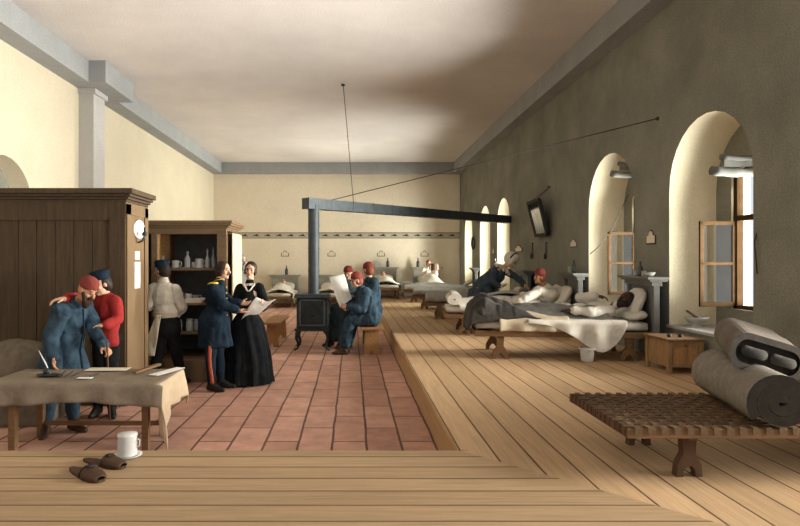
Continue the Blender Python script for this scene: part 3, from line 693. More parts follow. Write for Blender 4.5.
# --- bed C
mattress('C', 'mattress under the red-capped patient')
pillow('C', 2.25, MT + .2, 'pillow propped behind the red-capped patient', .7, .42, .18, 1.0)
cover('C', .25, 1.85, [(.9, .0, .9, .26, .16), (1.5, 0, .3, .34, .2)], 'white sheet over the red-capped patient\'s legs', 'linen', seed=13, hang=(.10, .15), nm='bed_sheet', cat='sheet', wr=.025)
cover('C', .75, 1.8, [(1.2, .1, .6, .4, .24)], 'grey blanket laid over the far side of the red-capped patient\'s bed', 'blanket_pale', seed=15, hang=(.0, .2), yr=(-.1, 1), wr=.02)
roll(T('C') @ V((.17, -.46, MT + .14)), T('C') @ V((.17, .46, MT + .14)), .135, 'rolled white bedding at the foot of the red-capped patient\'s bed', 'linen', 'rolled_bedding', 'bedding', 2.3, 1.25, end='linen')
# --- beds D E F
for k, sd, txt in (('D', 21, 'bed just beyond the nurse'), ('E', 27, 'bed by the far window pillar'), ('F', 33, 'farthest bed of the right-hand row')):
    mattress(k, 'mattress of the ' + txt, 'mattress' if k != 'D' else 'linen')
    cover(k, .02, 2.1, [(1.0, 0, 1.0, .4, .10)], 'pale grey blanket spread over the ' + txt, 'blanket_pale', seed=sd, hang=(.12, .12), nx=30, ny=26)
    pillow(k, 2.2, MT + .12, 'pillow at the head of the ' + txt, tilt=.6)
# --- back-wall beds
for k, sd, txt, m in (('G', 41, 'bed left of the stove pipe', 'linen'), ('H', 43, 'bed behind the stove pipe', 'linen'), ('I', 45, 'bed behind the three readers', 'linen'), ('J', 47, 'bed of the upright reader', 'linen')):
    mattress(k, 'mattress of the ' + txt + ' at the back wall')
    pillow(k, 2.18, MT + .16, 'pillow of the ' + txt + ' at the back wall', .8, .44, .17, .8)
    cover(k, .05, 1.95 if k != 'J' else 1.75, [(1.1, 0, 1.1, .34, .30)] if k != 'J' else [(1.0, 0, .5, .36, .34), (1.4, 0, .4, .3, .2)], 'white cover over the ' + txt + ' at the back wall', m, seed=sd, hang=(.2, .26), nx=34, ny=32, nm='bed_cover', cat='cover', wr=.03)
cover('G', .3, 1.3, [(1.1, 0, 1.1, .32, .24)], 'rumpled cream sheet trailing off the side of the bed left of the stove pipe', 'linen_cream', seed=61, hang=(.42, .0), yr=(-1, .1), nx=26, ny=22, nm='bed_sheet', cat='sheet', wr=.03)
# --- nearest bed A: bare, woven rope bottom
A0, A1, AY0, AY1, AH = 1.69, 4.12, 3.68, 4.66, PL + .345
r = empty('rope_bed', ((A0 + A1) / 2, (AY0 + AY1) / 2, PL), 'bare low bed with dark woven rope bottom in the right foreground', 'bed', 'wooden hospital bedsteads')
for y in (AY0, AY1 - .05): 
    b = MB().box((A0, y, AH - .06), (A1, y + .05, AH)); b.build('side_rail', 'bed_wood', r, bevel=.005)
for x in (A0, A1 - .05): MB().box((x, AY0 + .052, AH - .058), (x + .05, AY1 - .052, AH - .002)).build('end_rail', 'bed_wood', r, bevel=.005)
b = MB(); nx, ny = 30, 13
dx = (A1 - A0 - .02) / nx; dy = (AY1 - AY0 - .02) / ny
for i in range(nx):                                   # strands across, woven over and under and lapped round the rails
    x = A0 + .02 + dx * (i + .5); pts = [(AY0 - .006, AH - .03), (AY0 - .006, AH + .008)]
    for j in range(ny): pts.append((AY0 + .01 + dy * (j + .5), AH + (.006 if (i + j) % 2 else -.003)))
    pts += [(AY1 + .006, AH + .008), (AY1 + .006, AH - .05)]
    for (ya_, za), (yb_, zb) in zip(pts, pts[1:]): b.beam((x, ya_, za), (x, yb_, zb), .034, .005, up=(0, 0, 1) if abs(yb_ - ya_) > .01 else (0, 1, 0))
b.cur = 1
for j in range(ny):
    y = AY0 + .01 + dy * (j + .5); pts = [(A0 - .006, AH - .05), (A0 - .006, AH + .008)]
    for i in range(nx): pts.append((A0 + .02 + dx * (i + .5), AH + (-.003 if (i + j) % 2 else .006)))
    pts += [(A1 + .006, AH + .008)]
    for (xa_, za), (xb_, zb) in zip(pts, pts[1:]): b.beam((xa_, y, za), (xb_, y, zb), .048, .005, up=(0, 0, 1) if abs(xb_ - xa_) > .01 else (1, 0, 0))
b.build('rope_webbing', ['rope', 'bed_wood_dark'], r)
for x, s in ((2.15, 0), (3.7, 0)):
    for y in (AY0 + .17, AY1 - .15):
        b = MB(); pl = [(-.052, .285), (-.040, .15), (-.078, .08), (-.085, 0), (-.038, 0), (-.034, .04), (-.015, .065), (.015, .065), (.034, .04), (.038, 0), (.085, 0), (.078, .08), (.040, .15), (.052, .285)]
        b.prism(pl, (x, y - .03, PL), (1, 0, 0), (0, 0, 1), (0, .06, 0)); b.build('leg', 'bed_wood_dark', r, bevel=.004)
    MB().box((x - .03, AY0 + .1, AH - .10), (x + .03, AY1 - .1, AH - .058)).build('cross_bar', 'bed_wood', r)
roll((2.62, 3.66, AH + .165), (2.88, 4.72, AH + .165), .195, 'thick grey mattress rolled in a spiral on the rope bed', 'mattress', turns=2.6)
# folded mattress above it
def rrect(w_, h_, r_, n=6):
    p = []
    for cx, cy, a0 in ((w_ / 2 - r_, h_ / 2 - r_, 0), (-w_ / 2 + r_, h_ / 2 - r_, PI / 2), (-w_ / 2 + r_, -h_ / 2 + r_, PI), (w_ / 2 - r_, -h_ / 2 + r_, 1.5 * PI)):
        for i in range(n + 1): a = a0 + PI / 2 * i / n; p.append((cx + r_ * math.cos(a), cy + r_ * math.sin(a)))
    return p
def tiltring(pl, c, ang, sc=1.0):
    ca, sa = math.cos(ang), math.sin(ang); return [V(c) + V(((x * ca - y * sa) * sc, 0, (x * sa + y * ca) * sc)) for x, y in pl]
fc = V((2.76, 3.98, 1.045)); fd = V((.42, .86, .02)); ang = -.29
b = MB(); R = []
for i in range(8): R.append(tiltring(rrect(.52, .25, .115), fc + fd * i / 7, ang, 1 - .02 * math.sin(i * 1.7)))
vs = [p for q in R for p in q]; n = len(R[0])
b.add(vs, [(i * n + k, i * n + (k + 1) % n, (i + 1) * n + (k + 1) % n, (i + 1) * n + k) for i in range(7) for k in range(n)] + [tuple(range(7 * n, 8 * n))])
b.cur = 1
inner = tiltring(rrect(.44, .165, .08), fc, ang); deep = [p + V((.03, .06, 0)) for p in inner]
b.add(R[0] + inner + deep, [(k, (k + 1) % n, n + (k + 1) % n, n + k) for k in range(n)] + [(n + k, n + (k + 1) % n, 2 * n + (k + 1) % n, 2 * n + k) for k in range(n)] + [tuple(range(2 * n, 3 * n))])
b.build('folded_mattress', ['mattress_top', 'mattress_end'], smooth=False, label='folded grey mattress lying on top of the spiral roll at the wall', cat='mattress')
for s, lab in ((-1, 'left of two blankets folded inside the mattress on the roll'), (1, 'right of two blankets folded inside the mattress on the roll')):
    b = MB(); ca, sa = math.cos(ang), math.sin(ang); o = fc + V((s * .10 * ca, -.012, s * .10 * sa))
    R = [tiltring(rrect(.185, .07, .034), o + V((.42 * q, .86 * q, 0)) * 1.0, ang, e) for q, e in ((0, .8), (.02, 1), (.05, 1), (.068, .9))]
    b.rings(R); b.build('folded_blanket', 'blanket_dark', smooth=True, label=lab, cat='blanket', group='bedding on the hospital beds')

# ================================================================ SMALL FURNITURE & CROCKERY (right side)
r = empty('bedside_locker', (4.08, 7.6, PL), 'low wooden bedside chest standing before the near window ledge', 'chest')
x0, x1, y0, y1, h = 3.86, 4.30, 7.33, 7.9, .43
b = MB().box((x0 + .02, y0 + .02, PL + .08), (x1 - .02, y1 - .02, PL + h - .03)); b.build('carcass', 'locker', r)
b = MB().box((x0 - .02, y0 - .02, PL + h - .03), (x1 + .02, y1 + .02, PL + h)); b.build('top', 'bed_wood', r, bevel=.006)
for x in (x0, x1 - .05):
    for y in (y0, y1 - .05): b = MB(); b.prism([(0, 0), (.05, 0), (.05, h - .03), (0, h - .03)] if True else [], (x, y, PL), (1, 0, 0), (0, 0, 1), (0, .05, 0)); b.build('corner_post', 'locker', r, bevel=.004)
b = MB().box((x0 + .05, y0 + .005, PL + .33), (x1 - .05, y0 + .02, PL + .40)).box((x0 + .05, y0 + .005, PL + .08), (x1 - .05, y0 + .02, PL + .12)).box((x0 + .20, y0 + .005, PL + .1), (x0 + .24, y0 + .02, PL + .36)); b.build('door_frame', 'locker', r, bevel=.003)
b = MB().box((x0 + .08, y0 + .012, PL + .12), (x1 - .08, y0 + .018, PL + .33)); d_ = b.build('door', 'bench', r)
for dx, lab in ((.12, 'small dark cup on the low chest, the left of two'), (.26, 'small dark cup on the low chest, the right of two')):
    lathe_thing('small_cup', [(.001, 0), (.018, 0), (.026, .035), (.024, .035), (.016, .006), (.001, .005)], CX + (x0 - .02 + dx) * F / 7.5, 7.5, PL + h, 'iron', lab, 'cup', sx=1.1)
r = empty('bedside_locker', (2.15, 23.2, PL), 'pale grey bedside locker between two beds at the back wall', 'locker')
MB().box((1.98, 23.0, PL + .05), (2.30, 23.5, PL + .55)).build('carcass', 'ceramic_grey', r, bevel=.01)
MB().box((1.95, 22.97, PL + .55), (2.33, 23.53, PL + .6)).build('top', 'ceramic', r, bevel=.006)
for x in (1.99, 2.25): MB().box((x, 23.02, PL), (x + .04, 23.06, PL + .06)).build('leg', 'ceramic_grey', r)
# mortar-like bowl on the near sill
bx, by = 4.62, 8.05
r = empty('mixing_bowl', (bx, by, .81), 'grey footed bowl standing on the near window ledge', 'bowl')
MB().lathe([(.001, 0), (.07, 0), (.075, .012), (.055, .03), (.11, .07), (.15, .115), (.155, .135), (.145, .135), (.10, .075), (.001, .05)], (bx, by, .81), n=28).build('bowl_body', 'ceramic_grey', r, smooth=True)
b = MB().tube([(bx + .04, by, .90), (bx - .04, by - .02, .96), (bx - .15, by - .04, 1.03)], [.03, .016, .014], 10); b.build('wooden_spoon', 'bed_wood_dark', smooth=True, label='dark wooden spoon resting in the grey bowl on the ledge', cat='spoon')
# ledge slab
struct(MB().box((XR - .03, 6.56, .775), (XR + .66, 8.34, .812)), 'trim_6', 'pilaster'); struct(MB().box((XR - .03, 9.33, .775), (XR + .66, 11.17, .812)), 'trim_7', 'pilaster')
# white pot on the floor by bed B
px_, py_ = at(587, 356, 8.25).x, 8.25
lathe_thing('chamber_pot', [(.001, 0), (.06, 0), (.075, .02), (.085, .10), (.085, .15), (.11, .17), (.105, .18), (.075, .165), (.07, .03), (.001, .02)], 587, 8.25, PL, 'ceramic', 'white chamber pot under the sagging sheet of the sleeper\'s bed', 'pot', sx=1.08)
# things on headboard shelves
hs = PL + 1.165; hx = BX + LB
def on_shelf(prof, dy, m, nm, lab, cat, bk='B', sx=1.0, dx=0, extra=None):
    p = T(bk) @ V((LB - .02 + dx, dy, 1.165)); b = MB().lathe([(a * sx, h * sx) for a, h in prof], p, n=18)
    if extra: extra(b, p.x, p.y, p.z)
    b.build(nm, m, origin=p, smooth=True, label=lab, cat=cat, group='things on the headboard shelves')
on_shelf(BOT, .05, 'bottle_dark', 'bottle', 'dark bottle on the shelf above the sleeping patient', 'bottle', sx=.85)
on_shelf(MUG, .24, 'ceramic_grey', 'cup', 'small grey cup left of the dark bottle above the sleeper', 'cup', sx=.8)
on_shelf([(.001, 0), (.05, 0), (.085, .06), (.08, .06), (.045, .01), (.001, .01)], -.30, 'ceramic_grey', 'basin', 'round grey basin at the near end of the sleeper\'s headboard shelf', 'basin')
on_shelf(MUG, -.1, 'ceramic_grey', 'cup', 'squat cup between the bottle and basin above the sleeper', 'cup', sx=.7)
on_shelf(BOT, -.1, 'bottle_dark', 'bottle', 'dark bottle on the red-capped patient\'s shelf', 'bottle', 'C', .95)
on_shelf(MUG, .15, 'ceramic_grey', 'cup', 'grey cup on the red-capped patient\'s shelf', 'cup', 'C', 1.0)
on_shelf(BOT, .1, 'bottle_dark', 'bottle', 'dark bottle on the shelf in front of the far arched windows', 'bottle', 'E', 1.3)
for bk, dy, lab in (('G', -.05, 'dark bottle above the sleeper left of the stove pipe'), ('I', -.2, 'tall dark bottle above the bed behind the readers'), ('J', .35, 'dark bottle left of the patient reading upright')):
    on_shelf(BOT, dy, 'bottle_dark', 'bottle', lab, 'bottle', bk, 1.5)
p = T('I') @ V((LB, .2, 1.165)); MB().box(p + V((-.14, -.08, 0)), p + V((.14, .08, .16))).build('small_box', 'ceramic_grey', bevel=.01, label='small grey box beside the tall bottle at the back wall', cat='box', group='things on the headboard shelves')

# ================================================================ ON THE WALLS
def plaque(c, n, w_, h_, lab, name='number_plate', cat='plate', g='small plates on the walls'):
    c, n = V(c) - V(n) * .006, V(n); s_ = V((0, 0, 1)).cross(n).normalized(); b = MB()
    pl = [(-w_ / 2, 0), (w_ / 2, 0), (w_ / 2, h_ * .6), (w_ * .27, h_ * .62), (w_ * .18, h_ * .92), (0, h_), (-w_ * .18, h_ * .92), (-w_ * .27, h_ * .62), (-w_ / 2, h_ * .6)]
    b.prism(pl, c - V((0, 0, h_ / 2)), s_, (0, 0, 1), n * .015); b.cur = 1
    sc = [(x * .84, .1 * h_ + y * .8) for x, y in pl]; b.prism(sc, c - V((0, 0, h_ / 2)) + n * .015, s_, (0, 0, 1), n * .004)
    b.build(name, ['dark_line', 'paper_cream'], label=lab, cat=cat, group=g)
for px, lab in ((285, 'small shaped plate above the sleeper left of the stove pipe'), (331.5, 'small shaped plate on the wall just right of the stove pipe'), (381, 'small shaped plate above the red-capped readers'), (424.5, 'small shaped plate above the patient reading upright')):
    plaque(at(px, 253.5, YB), (0, -1, 0), .32, .24, lab)
def onright(px, py): Y = XR * F / (px - CX); return V((XR, Y, EYE - (py - CY) * Y / F))
plaque(onright(518.7, 248.5), (-1, 0, 0), .7, .19, 'small plate on the right wall above the nurse')
plaque(onright(573.8, 243), (-1, 0, 0), .36, .17, 'small plate on the wall above the red-capped patient\'s shelf')
plaque(onright(651.3, 237), (-1, 0, 0), .28, .22, 'small peaked plate between the two near windows above the sleeper')
plaque(onright(493.6, 251), (-1, 0, 0), .28, .2, 'tiny plate on the pillar between the far windows')
c = onright(474, 243); b = MB()
for k in range(14):
    a = 2 * PI * k / 14; b.cap(c + V((-.028, .22 * math.cos(a), .17 * math.sin(a))), c + V((-.03, .30 * math.cos(a + .4), .24 * math.sin(a + .4))), .035, .015, 8, 2)
b.build('wreath', 'dark_line', smooth=True, label='dark leafy wreath hung on the farthest window pillar', cat='wreath')
for px, lab in ((533.6, 'dark ladle hanging on the right wall left of its twin'), (547.3, 'dark ladle hanging under the tilted mirror nearer the red cap')):
    c = onright(px, 251); b = MB().tube([c + V((-.03, 0, .18)), c + V((-.03, 0, -.06))], .012, 6); b.ell(c + V((-.05, 0, -.12)), ((.03, 0, 0), (0, .05, 0), (0, 0, .07))); b.cyl(c + V((0, 0, .18)), c + V((-.05, 0, .18)), .01)
    b.build('hanging_ladle', 'dark_line', smooth=True, label=lab, cat='ladle', group='utensils on the right wall')
# tilted mirror
r = empty('mirror', (4.2, 13.6, 2.3), 'tall dark framed mirror tilted forward on the right wall', 'mirror')
bt = V((4.32, 13.60, 2.27)); tp = V((4.12, 13.60, 3.09)); up = (tp - bt).normalized(); sd = V((-.0, 1, .0)).normalized(); sd = (sd - up * sd.dot(up)).normalized(); nn = up.cross(sd).normalized()
if nn.x > 0: nn = -nn
def slab(b, s0, s1, t0, t1, d0, d1):
    b.prism([(s0, t0), (s1, t0), (s1, t1), (s0, t1)], bt + nn * d0, sd, up, nn * (d1 - d0))
H_ = (tp - bt).length; W_ = .88
b = MB(); slab(b, -W_/2, W_/2, 0, .07, 0, .05); slab(b, -W_/2, W_/2, H_ - .07, H_, 0, .05); slab(b, -W_/2, -W_/2 + .08, 0, H_, 0, .05); slab(b, W_/2 - .08, W_/2, 0, H_, 0, .05); b.build('mirror_frame', 'dark_line', r, bevel=.006)
b = MB(); slab(b, -W_/2 + .06, W_/2 - .06, .05, H_ - .05, .01, .03); b.build('mirror_glass', 'mirror', r)
b = MB(); slab(b, -W_/2 + .02, W_/2 - .02, .02, H_ - .02, -.03, .0); b.build('backing', 'iron', r)
b = MB().tube([tp + sd * .2 - nn * .03, V((4.38, 13.3, 3.34)), tp - sd * .2 - nn * .03], .007, 6); b.cap((4.4, 13.3, 3.34), (4.34, 13.3, 3.35), .015, .015); b.build('hanging_cord', 'dark_line', r)

# ================================================================ TABLE AND WHAT LIES ON IT
TX0, TX1, TY0, TY1, TH = -3.12, -1.72, 5.24, 6.0, .60
r = empty('table', (-2.4, 5.6, 0), 'low wooden table under a brown cloth at the left foreground', 'table')
MB().box((TX0, TY0, TH - .03), (TX1, TY1, TH)).build('tabletop', 'bed_wood', r)
MB().box((TX0 + .06, TY0 + .05, TH - .12), (TX1 - .06, TY0 + .08, TH - .03)).box((TX0 + .06, TY1 - .08, TH - .12), (TX1 - .06, TY1 - .05, TH - .03)).build('apron_rail', 'bed_wood', r)
for x in (TX0 + .08, TX1 - .14):
    for y in (TY0 + .06, TY1 - .22): MB().box((x, y, 0), (x + .06, y + .06, TH - .03)).build('leg', 'bed_wood', r, bevel=.004)
MB().box((TX0 + .1, TY1 - .2, .1), (TX1 - .1, TY1 - .175, .14)).build('stretcher', 'bed_wood', r)
b = MB()
def tc(u, v):
    # u along x (with right hang), v along y (front hang at v=0)
    W = TX1 - TX0 + .12; hr = .15; hf_ = .17; su = u * (.12 + W + hr); sv = v * (hf_ + (TY1 - TY0) + .1)
    x = TX0 - .12 + min(su, W + .12 + .0); dz = 0; ex = 0; ey = 0
    over = max(0, su - W - .12 + .0)
    x = min(TX0 - .12 + su, TX1 + .012)
    over = max(0, TX0 - .12 + su - (TX1 + .012))
    fv = max(0, hf_ - sv); bv = max(0, sv - hf_ - (TY1 - TY0)); y = TY0 - .012 + max(0, min(sv - hf_, TY1 - TY0 + .02))
    fold = math.sin(v * 21 + 1) * .02
    z = TH + .012 + .004 * noise.noise(V((x * 6, y * 6, 0)))
    if over > 0: z -= over * (1 + .8 * math.exp(-((y - TY0) / .14) ** 2)); ex = .02 + fold * min(1, over * 6) + over * .12
    if fv > 0:
        sag = 1 + .35 * math.sin(u * 9 + .5); z -= fv * (.7 + .3 * sag); ey = -(.02 * math.sin(u * 32) + .015) * min(1, fv * 7)
    if over > 0 and fv > 0: z += min(over, fv) * .15; ex += .05; ey -= .04
    if bv > 0: z -= bv; ey = .01
    return V((x + ex, y + ey, z))
b.grid(tc, 70, 44)
nv = 45; lim = (.12 + TX1 - TX0 + .012) / (.12 + TX1 - TX0 + .12 + .15)
for i, f in enumerate(b.f): b.mi[i] = 1 if (i // 44) / 70 > lim - .01 else 0
o = b.build('tablecloth', ['tablecloth', 'hem_cream'], smooth=True, solid=.008, label='brown cloth with pale hanging end draped over the low table', cat='tablecloth')
tz = TH + .026
def flat(nm, m, c, w_, h_, rot, lab, cat, th=.004, g=None, z=tz):
    c = V(c); R_ = Matrix.Rotation(rot, 3, 'Z'); b = MB().box((c.x - w_ / 2, c.y - h_ / 2, z), (c.x + w_ / 2, c.y + h_ / 2, z + th), R_)
    return b.build(nm, m, label=lab, cat=cat, group=g)
def ontab(px, py):
    Y = (EYE - TH) * F / (py - CY); return V(((px - CX) * Y / F, Y, TH))
flat('paper_sheet', 'paper_cream', ontab(108, 372), .40, .16, .02, 'large pale sheet of paper lying at the back of the low table', 'paper')
flat('paper_slip', 'paper', ontab(85, 381), .13, .06, -.05, 'small white slip of paper near the front of the low table', 'paper')
pa_, pb_ = ontab(143, 378), ontab(170, 370.5); dd = pb_ - pa_; an = math.atan2(dd.y, dd.x)
flat('paper_strip', 'paper', (pa_ + pb_) / 2 + V((.10, .0, 0)), dd.length * 1.05, .10, an, 'long white paper strip at the right end of the low table', 'paper')
pa_, pb_ = ontab(134, 376.5), ontab(159, 367.8); dd = pb_ - pa_; an = math.atan2(dd.y, dd.x)
flat('ruler', 'bed_wood', (pa_ + pb_) / 2, dd.length, .05, an, 'long dark wooden ruler beside the white paper strip', 'ruler', th=.02)
c = ontab(49, 378.5); r = empty('inkstand', (c.x, c.y, tz), 'dark oval inkstand on the left part of the low table', 'inkstand')
MB().ell(c + V((0, 0, .035)), ((.12, 0, 0), (0, .06, 0), (0, 0, .012)), 20).build('tray', 'iron', r, smooth=True)
MB().lathe([(.001, 0), (.03, 0), (.032, .04), (.015, .055), (.001, .056)], c + V((-.02, 0, .04)), n=16).build('ink_well', 'iron', r, smooth=True)
MB().tube([c + V((.01, 0, .05)), c + V((-.05, .03, .14)), c + V((-.12, .05, .25))], [.004, .008, .003], 6).build('quill_pen', 'quill', smooth=True, label='white quill pen standing in the dark inkstand', cat='pen')
for (p0_, p1_, lab) in (((59, 380), (65, 375), 'short dark pen nearest the inkstand'), ((65, 380.5), (73, 375), 'dark pen second from the inkstand'), ((70, 381), (80, 376.5), 'dark pen beside the small paper slip'), ((90, 380), (99, 377), 'dark penknife right of the small paper slip')):
    a_, b_ = ontab(*p0_), ontab(*p1_); nm = 'penknife' if 'knife' in lab else 'pen'
    MB().cap(a_ + V((0, 0, .036)), b_ + V((0, 0, .036)), .007 if nm == 'pen' else .011, .005, 8, 2).build(nm, 'bottle_dark', smooth=True, label=lab, cat='knife' if nm == 'penknife' else 'pen', group='pens on the low table')
# bundled sacking at the far left, behind the table
b = MB(); c = V((-3.55, 6.35, 0))
b.ell(c + V((0, 0, .42)), ((.5, 0, 0), (0, .32, 0), (0, 0, .44)), 24, 14).ell(c + V((.16, -.02, .62)), ((.30, 0, 0), (0, .26, 0), (0, 0, .22)), 20).box(c + V((-.4, -.25, 0)), c + V((.4, .25, .3)))
blob('cloth_bundle', b, 'sack', origin=c, vox=.02, it=8, wr=.012, wsc=5, label='round brown sacking bundle at the left edge behind the table', cat='bundle')
# enamel pot and saucer on the front step
c = at(128, 457.5, 4.23); c.z = PL
lathe_thing('saucer', [(.001, 0), (.06, 0), (.095, .014), (.098, .02), (.06, .008), (.001, .006)], 128, 4.22, PL, 'ceramic', 'white saucer under the pot on the front step', 'saucer')
r = empty('tin_pot', (c.x, 4.22, PL + .01), 'white straight-sided pot standing on a saucer near the slippers', 'pot')
MB().lathe([(.001, 0), (.063, 0), (.066, .006), (.064, .13), (.068, .14), (.068, .152), (.03, .158), (.001, .16)], (c.x, 4.22, PL + .012), n=28).build('pot_body', 'ceramic', r, smooth=True)
MB().tube([(c.x + .064, 4.22, PL + .13), (c.x + .085, 4.22, PL + .12), (c.x + .085, 4.22, PL + .08), (c.x + .064, 4.22, PL + .065)], .005, 6).build('handle', 'ceramic', r, smooth=True)
# slippers
def slipper(px, py, ang, lab, k=1.3):
    Y = (EYE - PL) * F / (py - CY); c = V(((px - CX) * Y / F, Y, PL)); R_ = Matrix.Rotation(ang, 3, 'Z') * k
    r = empty('slipper', c, lab, 'slipper', 'pair of leather slippers on the front step')
    W = lambda x: (.034 + .012 * x / .13) * math.sqrt(max(0, 1 - abs(x / .132) ** 3.2))
    n = 16; xs = [-.13 * math.cos(PI * i / n) for i in range(n + 1)]
    outl = [(x, -W(x) - .001) for x in xs] + [(x, W(x) + .001) for x in xs[::-1]]
    b = MB(); b.prism(outl, c, R_ @ V((1, 0, 0)), R_ @ V((0, 1, 0)), (0, 0, .016)); b.build('sole', 'leather', r)
    b = MB()
    def up_(u, v):
        x = .030 + .098 * u; a = PI * v; return c + R_ @ V((x, -(W(x) + .004) * math.cos(a), .010 + .038 * (1 - .6 * u) * math.sin(a) ** .7))
    b.grid(up_, 10, 12); b.build('upper', 'leather', r, smooth=True, solid=.006)
    b = MB(); b.tube([c + R_ @ V((.030, -(W(.03) + .006) * math.cos(a), .010 + .040 * math.sin(a) ** .7)) for a in [PI * i / 10 for i in range(11)]], .007, 6)
    b.cap(c + R_ @ V((.045, -.012, .05)), c + R_ @ V((.045, .012, .05)), .010, .010, 8, 2); b.build('trim_band', 'leather_dark', r, smooth=True)
slipper(85.5, 475.5, -.68, 'brown leather slipper nearer the viewer, toe to the right', 1.5)
slipper(103.5, 464.5, -.46, 'brown leather slipper nearer the white pot', 1.45)
# ================================================================ PEOPLE
def frame(f, u):
    f = V(f).normalized(); u = V(u); r = f.cross(u).normalized(); u = r.cross(f).normalized(); return f, r, u
def hand(b, wr, d, palm, s=1.0, curl=.5, side=1, spread=.14):
    """palm block, four unequal bent fingers and a thumb leaving the side of the palm. palm = direction the palm faces"""
    wr = V(wr); d = V(d).normalized(); pn = V(palm); pn = (pn - d * pn.dot(d)).normalized(); lat = d.cross(pn) * side
    L = .088 * s; b.ell(wr + d * L * .55, (d * L * .62, lat * .042 * s, pn * .018 * s), 12, 8)
    b.cap(wr, wr + d * L * .5, .024 * s, .026 * s, 10, 2)
    for i, ln in enumerate((.070, .080, .074, .058)):
        o = (i - 1.5) * .021 * s; base = wr + d * L * .92 + lat * o
        dd = (d + lat * (i - 1.5) * -spread * -.6).normalized(); p = base; a = curl * .6
        for k, fr in enumerate((.45, .32, .23)):
            q = p + (dd * math.cos(a) + pn * math.sin(a)) * ln * fr * s * 1.05; b.cap(p, q, (.0105 - .0012 * k) * s, (.0098 - .0012 * k) * s, 8, 2); p = q; a += curl * .75
    tb = wr + d * L * .28 + lat * -.034 * s; t1 = tb + (d * .6 - lat * .75 + pn * .25).normalized() * .038 * s; t2 = t1 + (d * .85 - lat * .15 + pn * .5).normalized() * .032 * s
    b.cap(tb, t1, .015 * s, .0125 * s, 8, 2); b.cap(t1, t2, .0125 * s, .010 * s, 8, 2)
def head_prims(b, c, f, r, u, s):
    b.ell(c + u * .022 * s - f * .008 * s, (r * .077 * s, f * .095 * s, u * .098 * s), 20, 14)
    b.ell(c - u * .045 * s + f * .022 * s, (r * .056 * s, f * .062 * s, u * .068 * s), 18, 12)
    b.cap(c + f * .086 * s + u * .018 * s, c + f * .106 * s - u * .020 * s, .009 * s, .0145 * s, 10, 3)
    b.cap(c + f * .074 * s + u * .036 * s - r * .032 * s, c + f * .074 * s + u * .036 * s + r * .032 * s, .013 * s, .013 * s, 10, 3)
    b.ell(c + f * .078 * s - u * .056 * s, (r * .022 * s, f * .010 * s, u * .010 * s), 12, 8)
    b.sph(c + f * .070 * s - u * .088 * s, .020 * s)
    for q in (-1, 1):
        b.ell(c + r * q * .043 * s + f * .060 * s - u * .016 * s, (r * .022 * s, f * .018 * s, u * .02 * s), 12, 8)
        b.ell(c + r * q * .078 * s - f * .004 * s - u * .004 * s, (r * .010 * s, f * .020 * s, u * .032 * s), 12, 8)
def torso_axes(J):
    lat = (J['shR'] - J['shL']).normalized(); up = (J['chest'] - J['pelvis']).normalized(); lat = (lat - up * lat.dot(up)).normalized(); return lat, lat.cross(up).normalized(), up
def torso(b, J, g, s, wide=1.0, hip=True):
    lat, fw, up = torso_axes(J); ch, pe = J['chest'], J['pelvis']; be = ch.lerp(pe, .55)
    b.ell(ch, (lat * (.155 * wide * s + g), fw * (.108 * s + g), up * (.17 * s + g)), 20, 12)
    b.ell(be, (lat * (.135 * wide * s + g), fw * (.10 * s + g), up * (.16 * s + g)), 20, 12)
    if hip: b.ell(pe, (lat * (.15 * wide * s + g), fw * (.112 * s + g), up * (.12 * s + g)), 20, 12)
    for q in ('L', 'R'):
        b.cap(ch + up * .06 * s, J['sh' + q], .075 * s + g, .055 * s + g, 14, 3)
    b.cap(ch + up * .10 * s, J['neck'], .07 * s + g * .5, .052 * s + g * .4, 14, 3)
def arm(b, J, q, g, s, stop=1.0):
    sh, el, wr = J['sh' + q], J['el' + q], J['wr' + q]; w2 = el.lerp(wr, stop)
    b.cap(sh, el, .054 * s + g, .043 * s + g, 14, 3); b.cap(el, w2, .043 * s + g, .030 * s + g * 1.1, 14, 3)
def leg(b, J, q, g, s, stop=1.0):
    hp, kn, an = J['hip' + q], J['kn' + q], J['an' + q]
    b.cap(hp, kn, .088 * s + g, .058 * s + g, 16, 3); c = kn.lerp(an, .35); b.cap(kn, c, .056 * s + g, .056 * s + g, 14, 3); b.cap(c, kn.lerp(an, stop), .056 * s + g, .038 * s + g, 14, 3)
def foot(b, J, q, g, s):
    an = J['an' + q]; t = V(J.get('toe' + q, (0, -1, 0))).normalized(); dn = V((0, 0, -1)); heel = an + dn * .055 * s - t * .035 * s; ball = an + dn * .065 * s + t * .13 * s; tip = an + dn * .068 * s + t * .185 * s
    b.cap(an, heel, .042 * s + g, .036 * s + g, 12, 3); b.cap(heel, ball, .034 * s + g, .034 * s + g, 12, 3); b.cap(ball, tip, .032 * s + g, .022 * s + g, 12, 3); b.cap(an, ball, .036 * s + g, .028 * s + g, 12, 3)
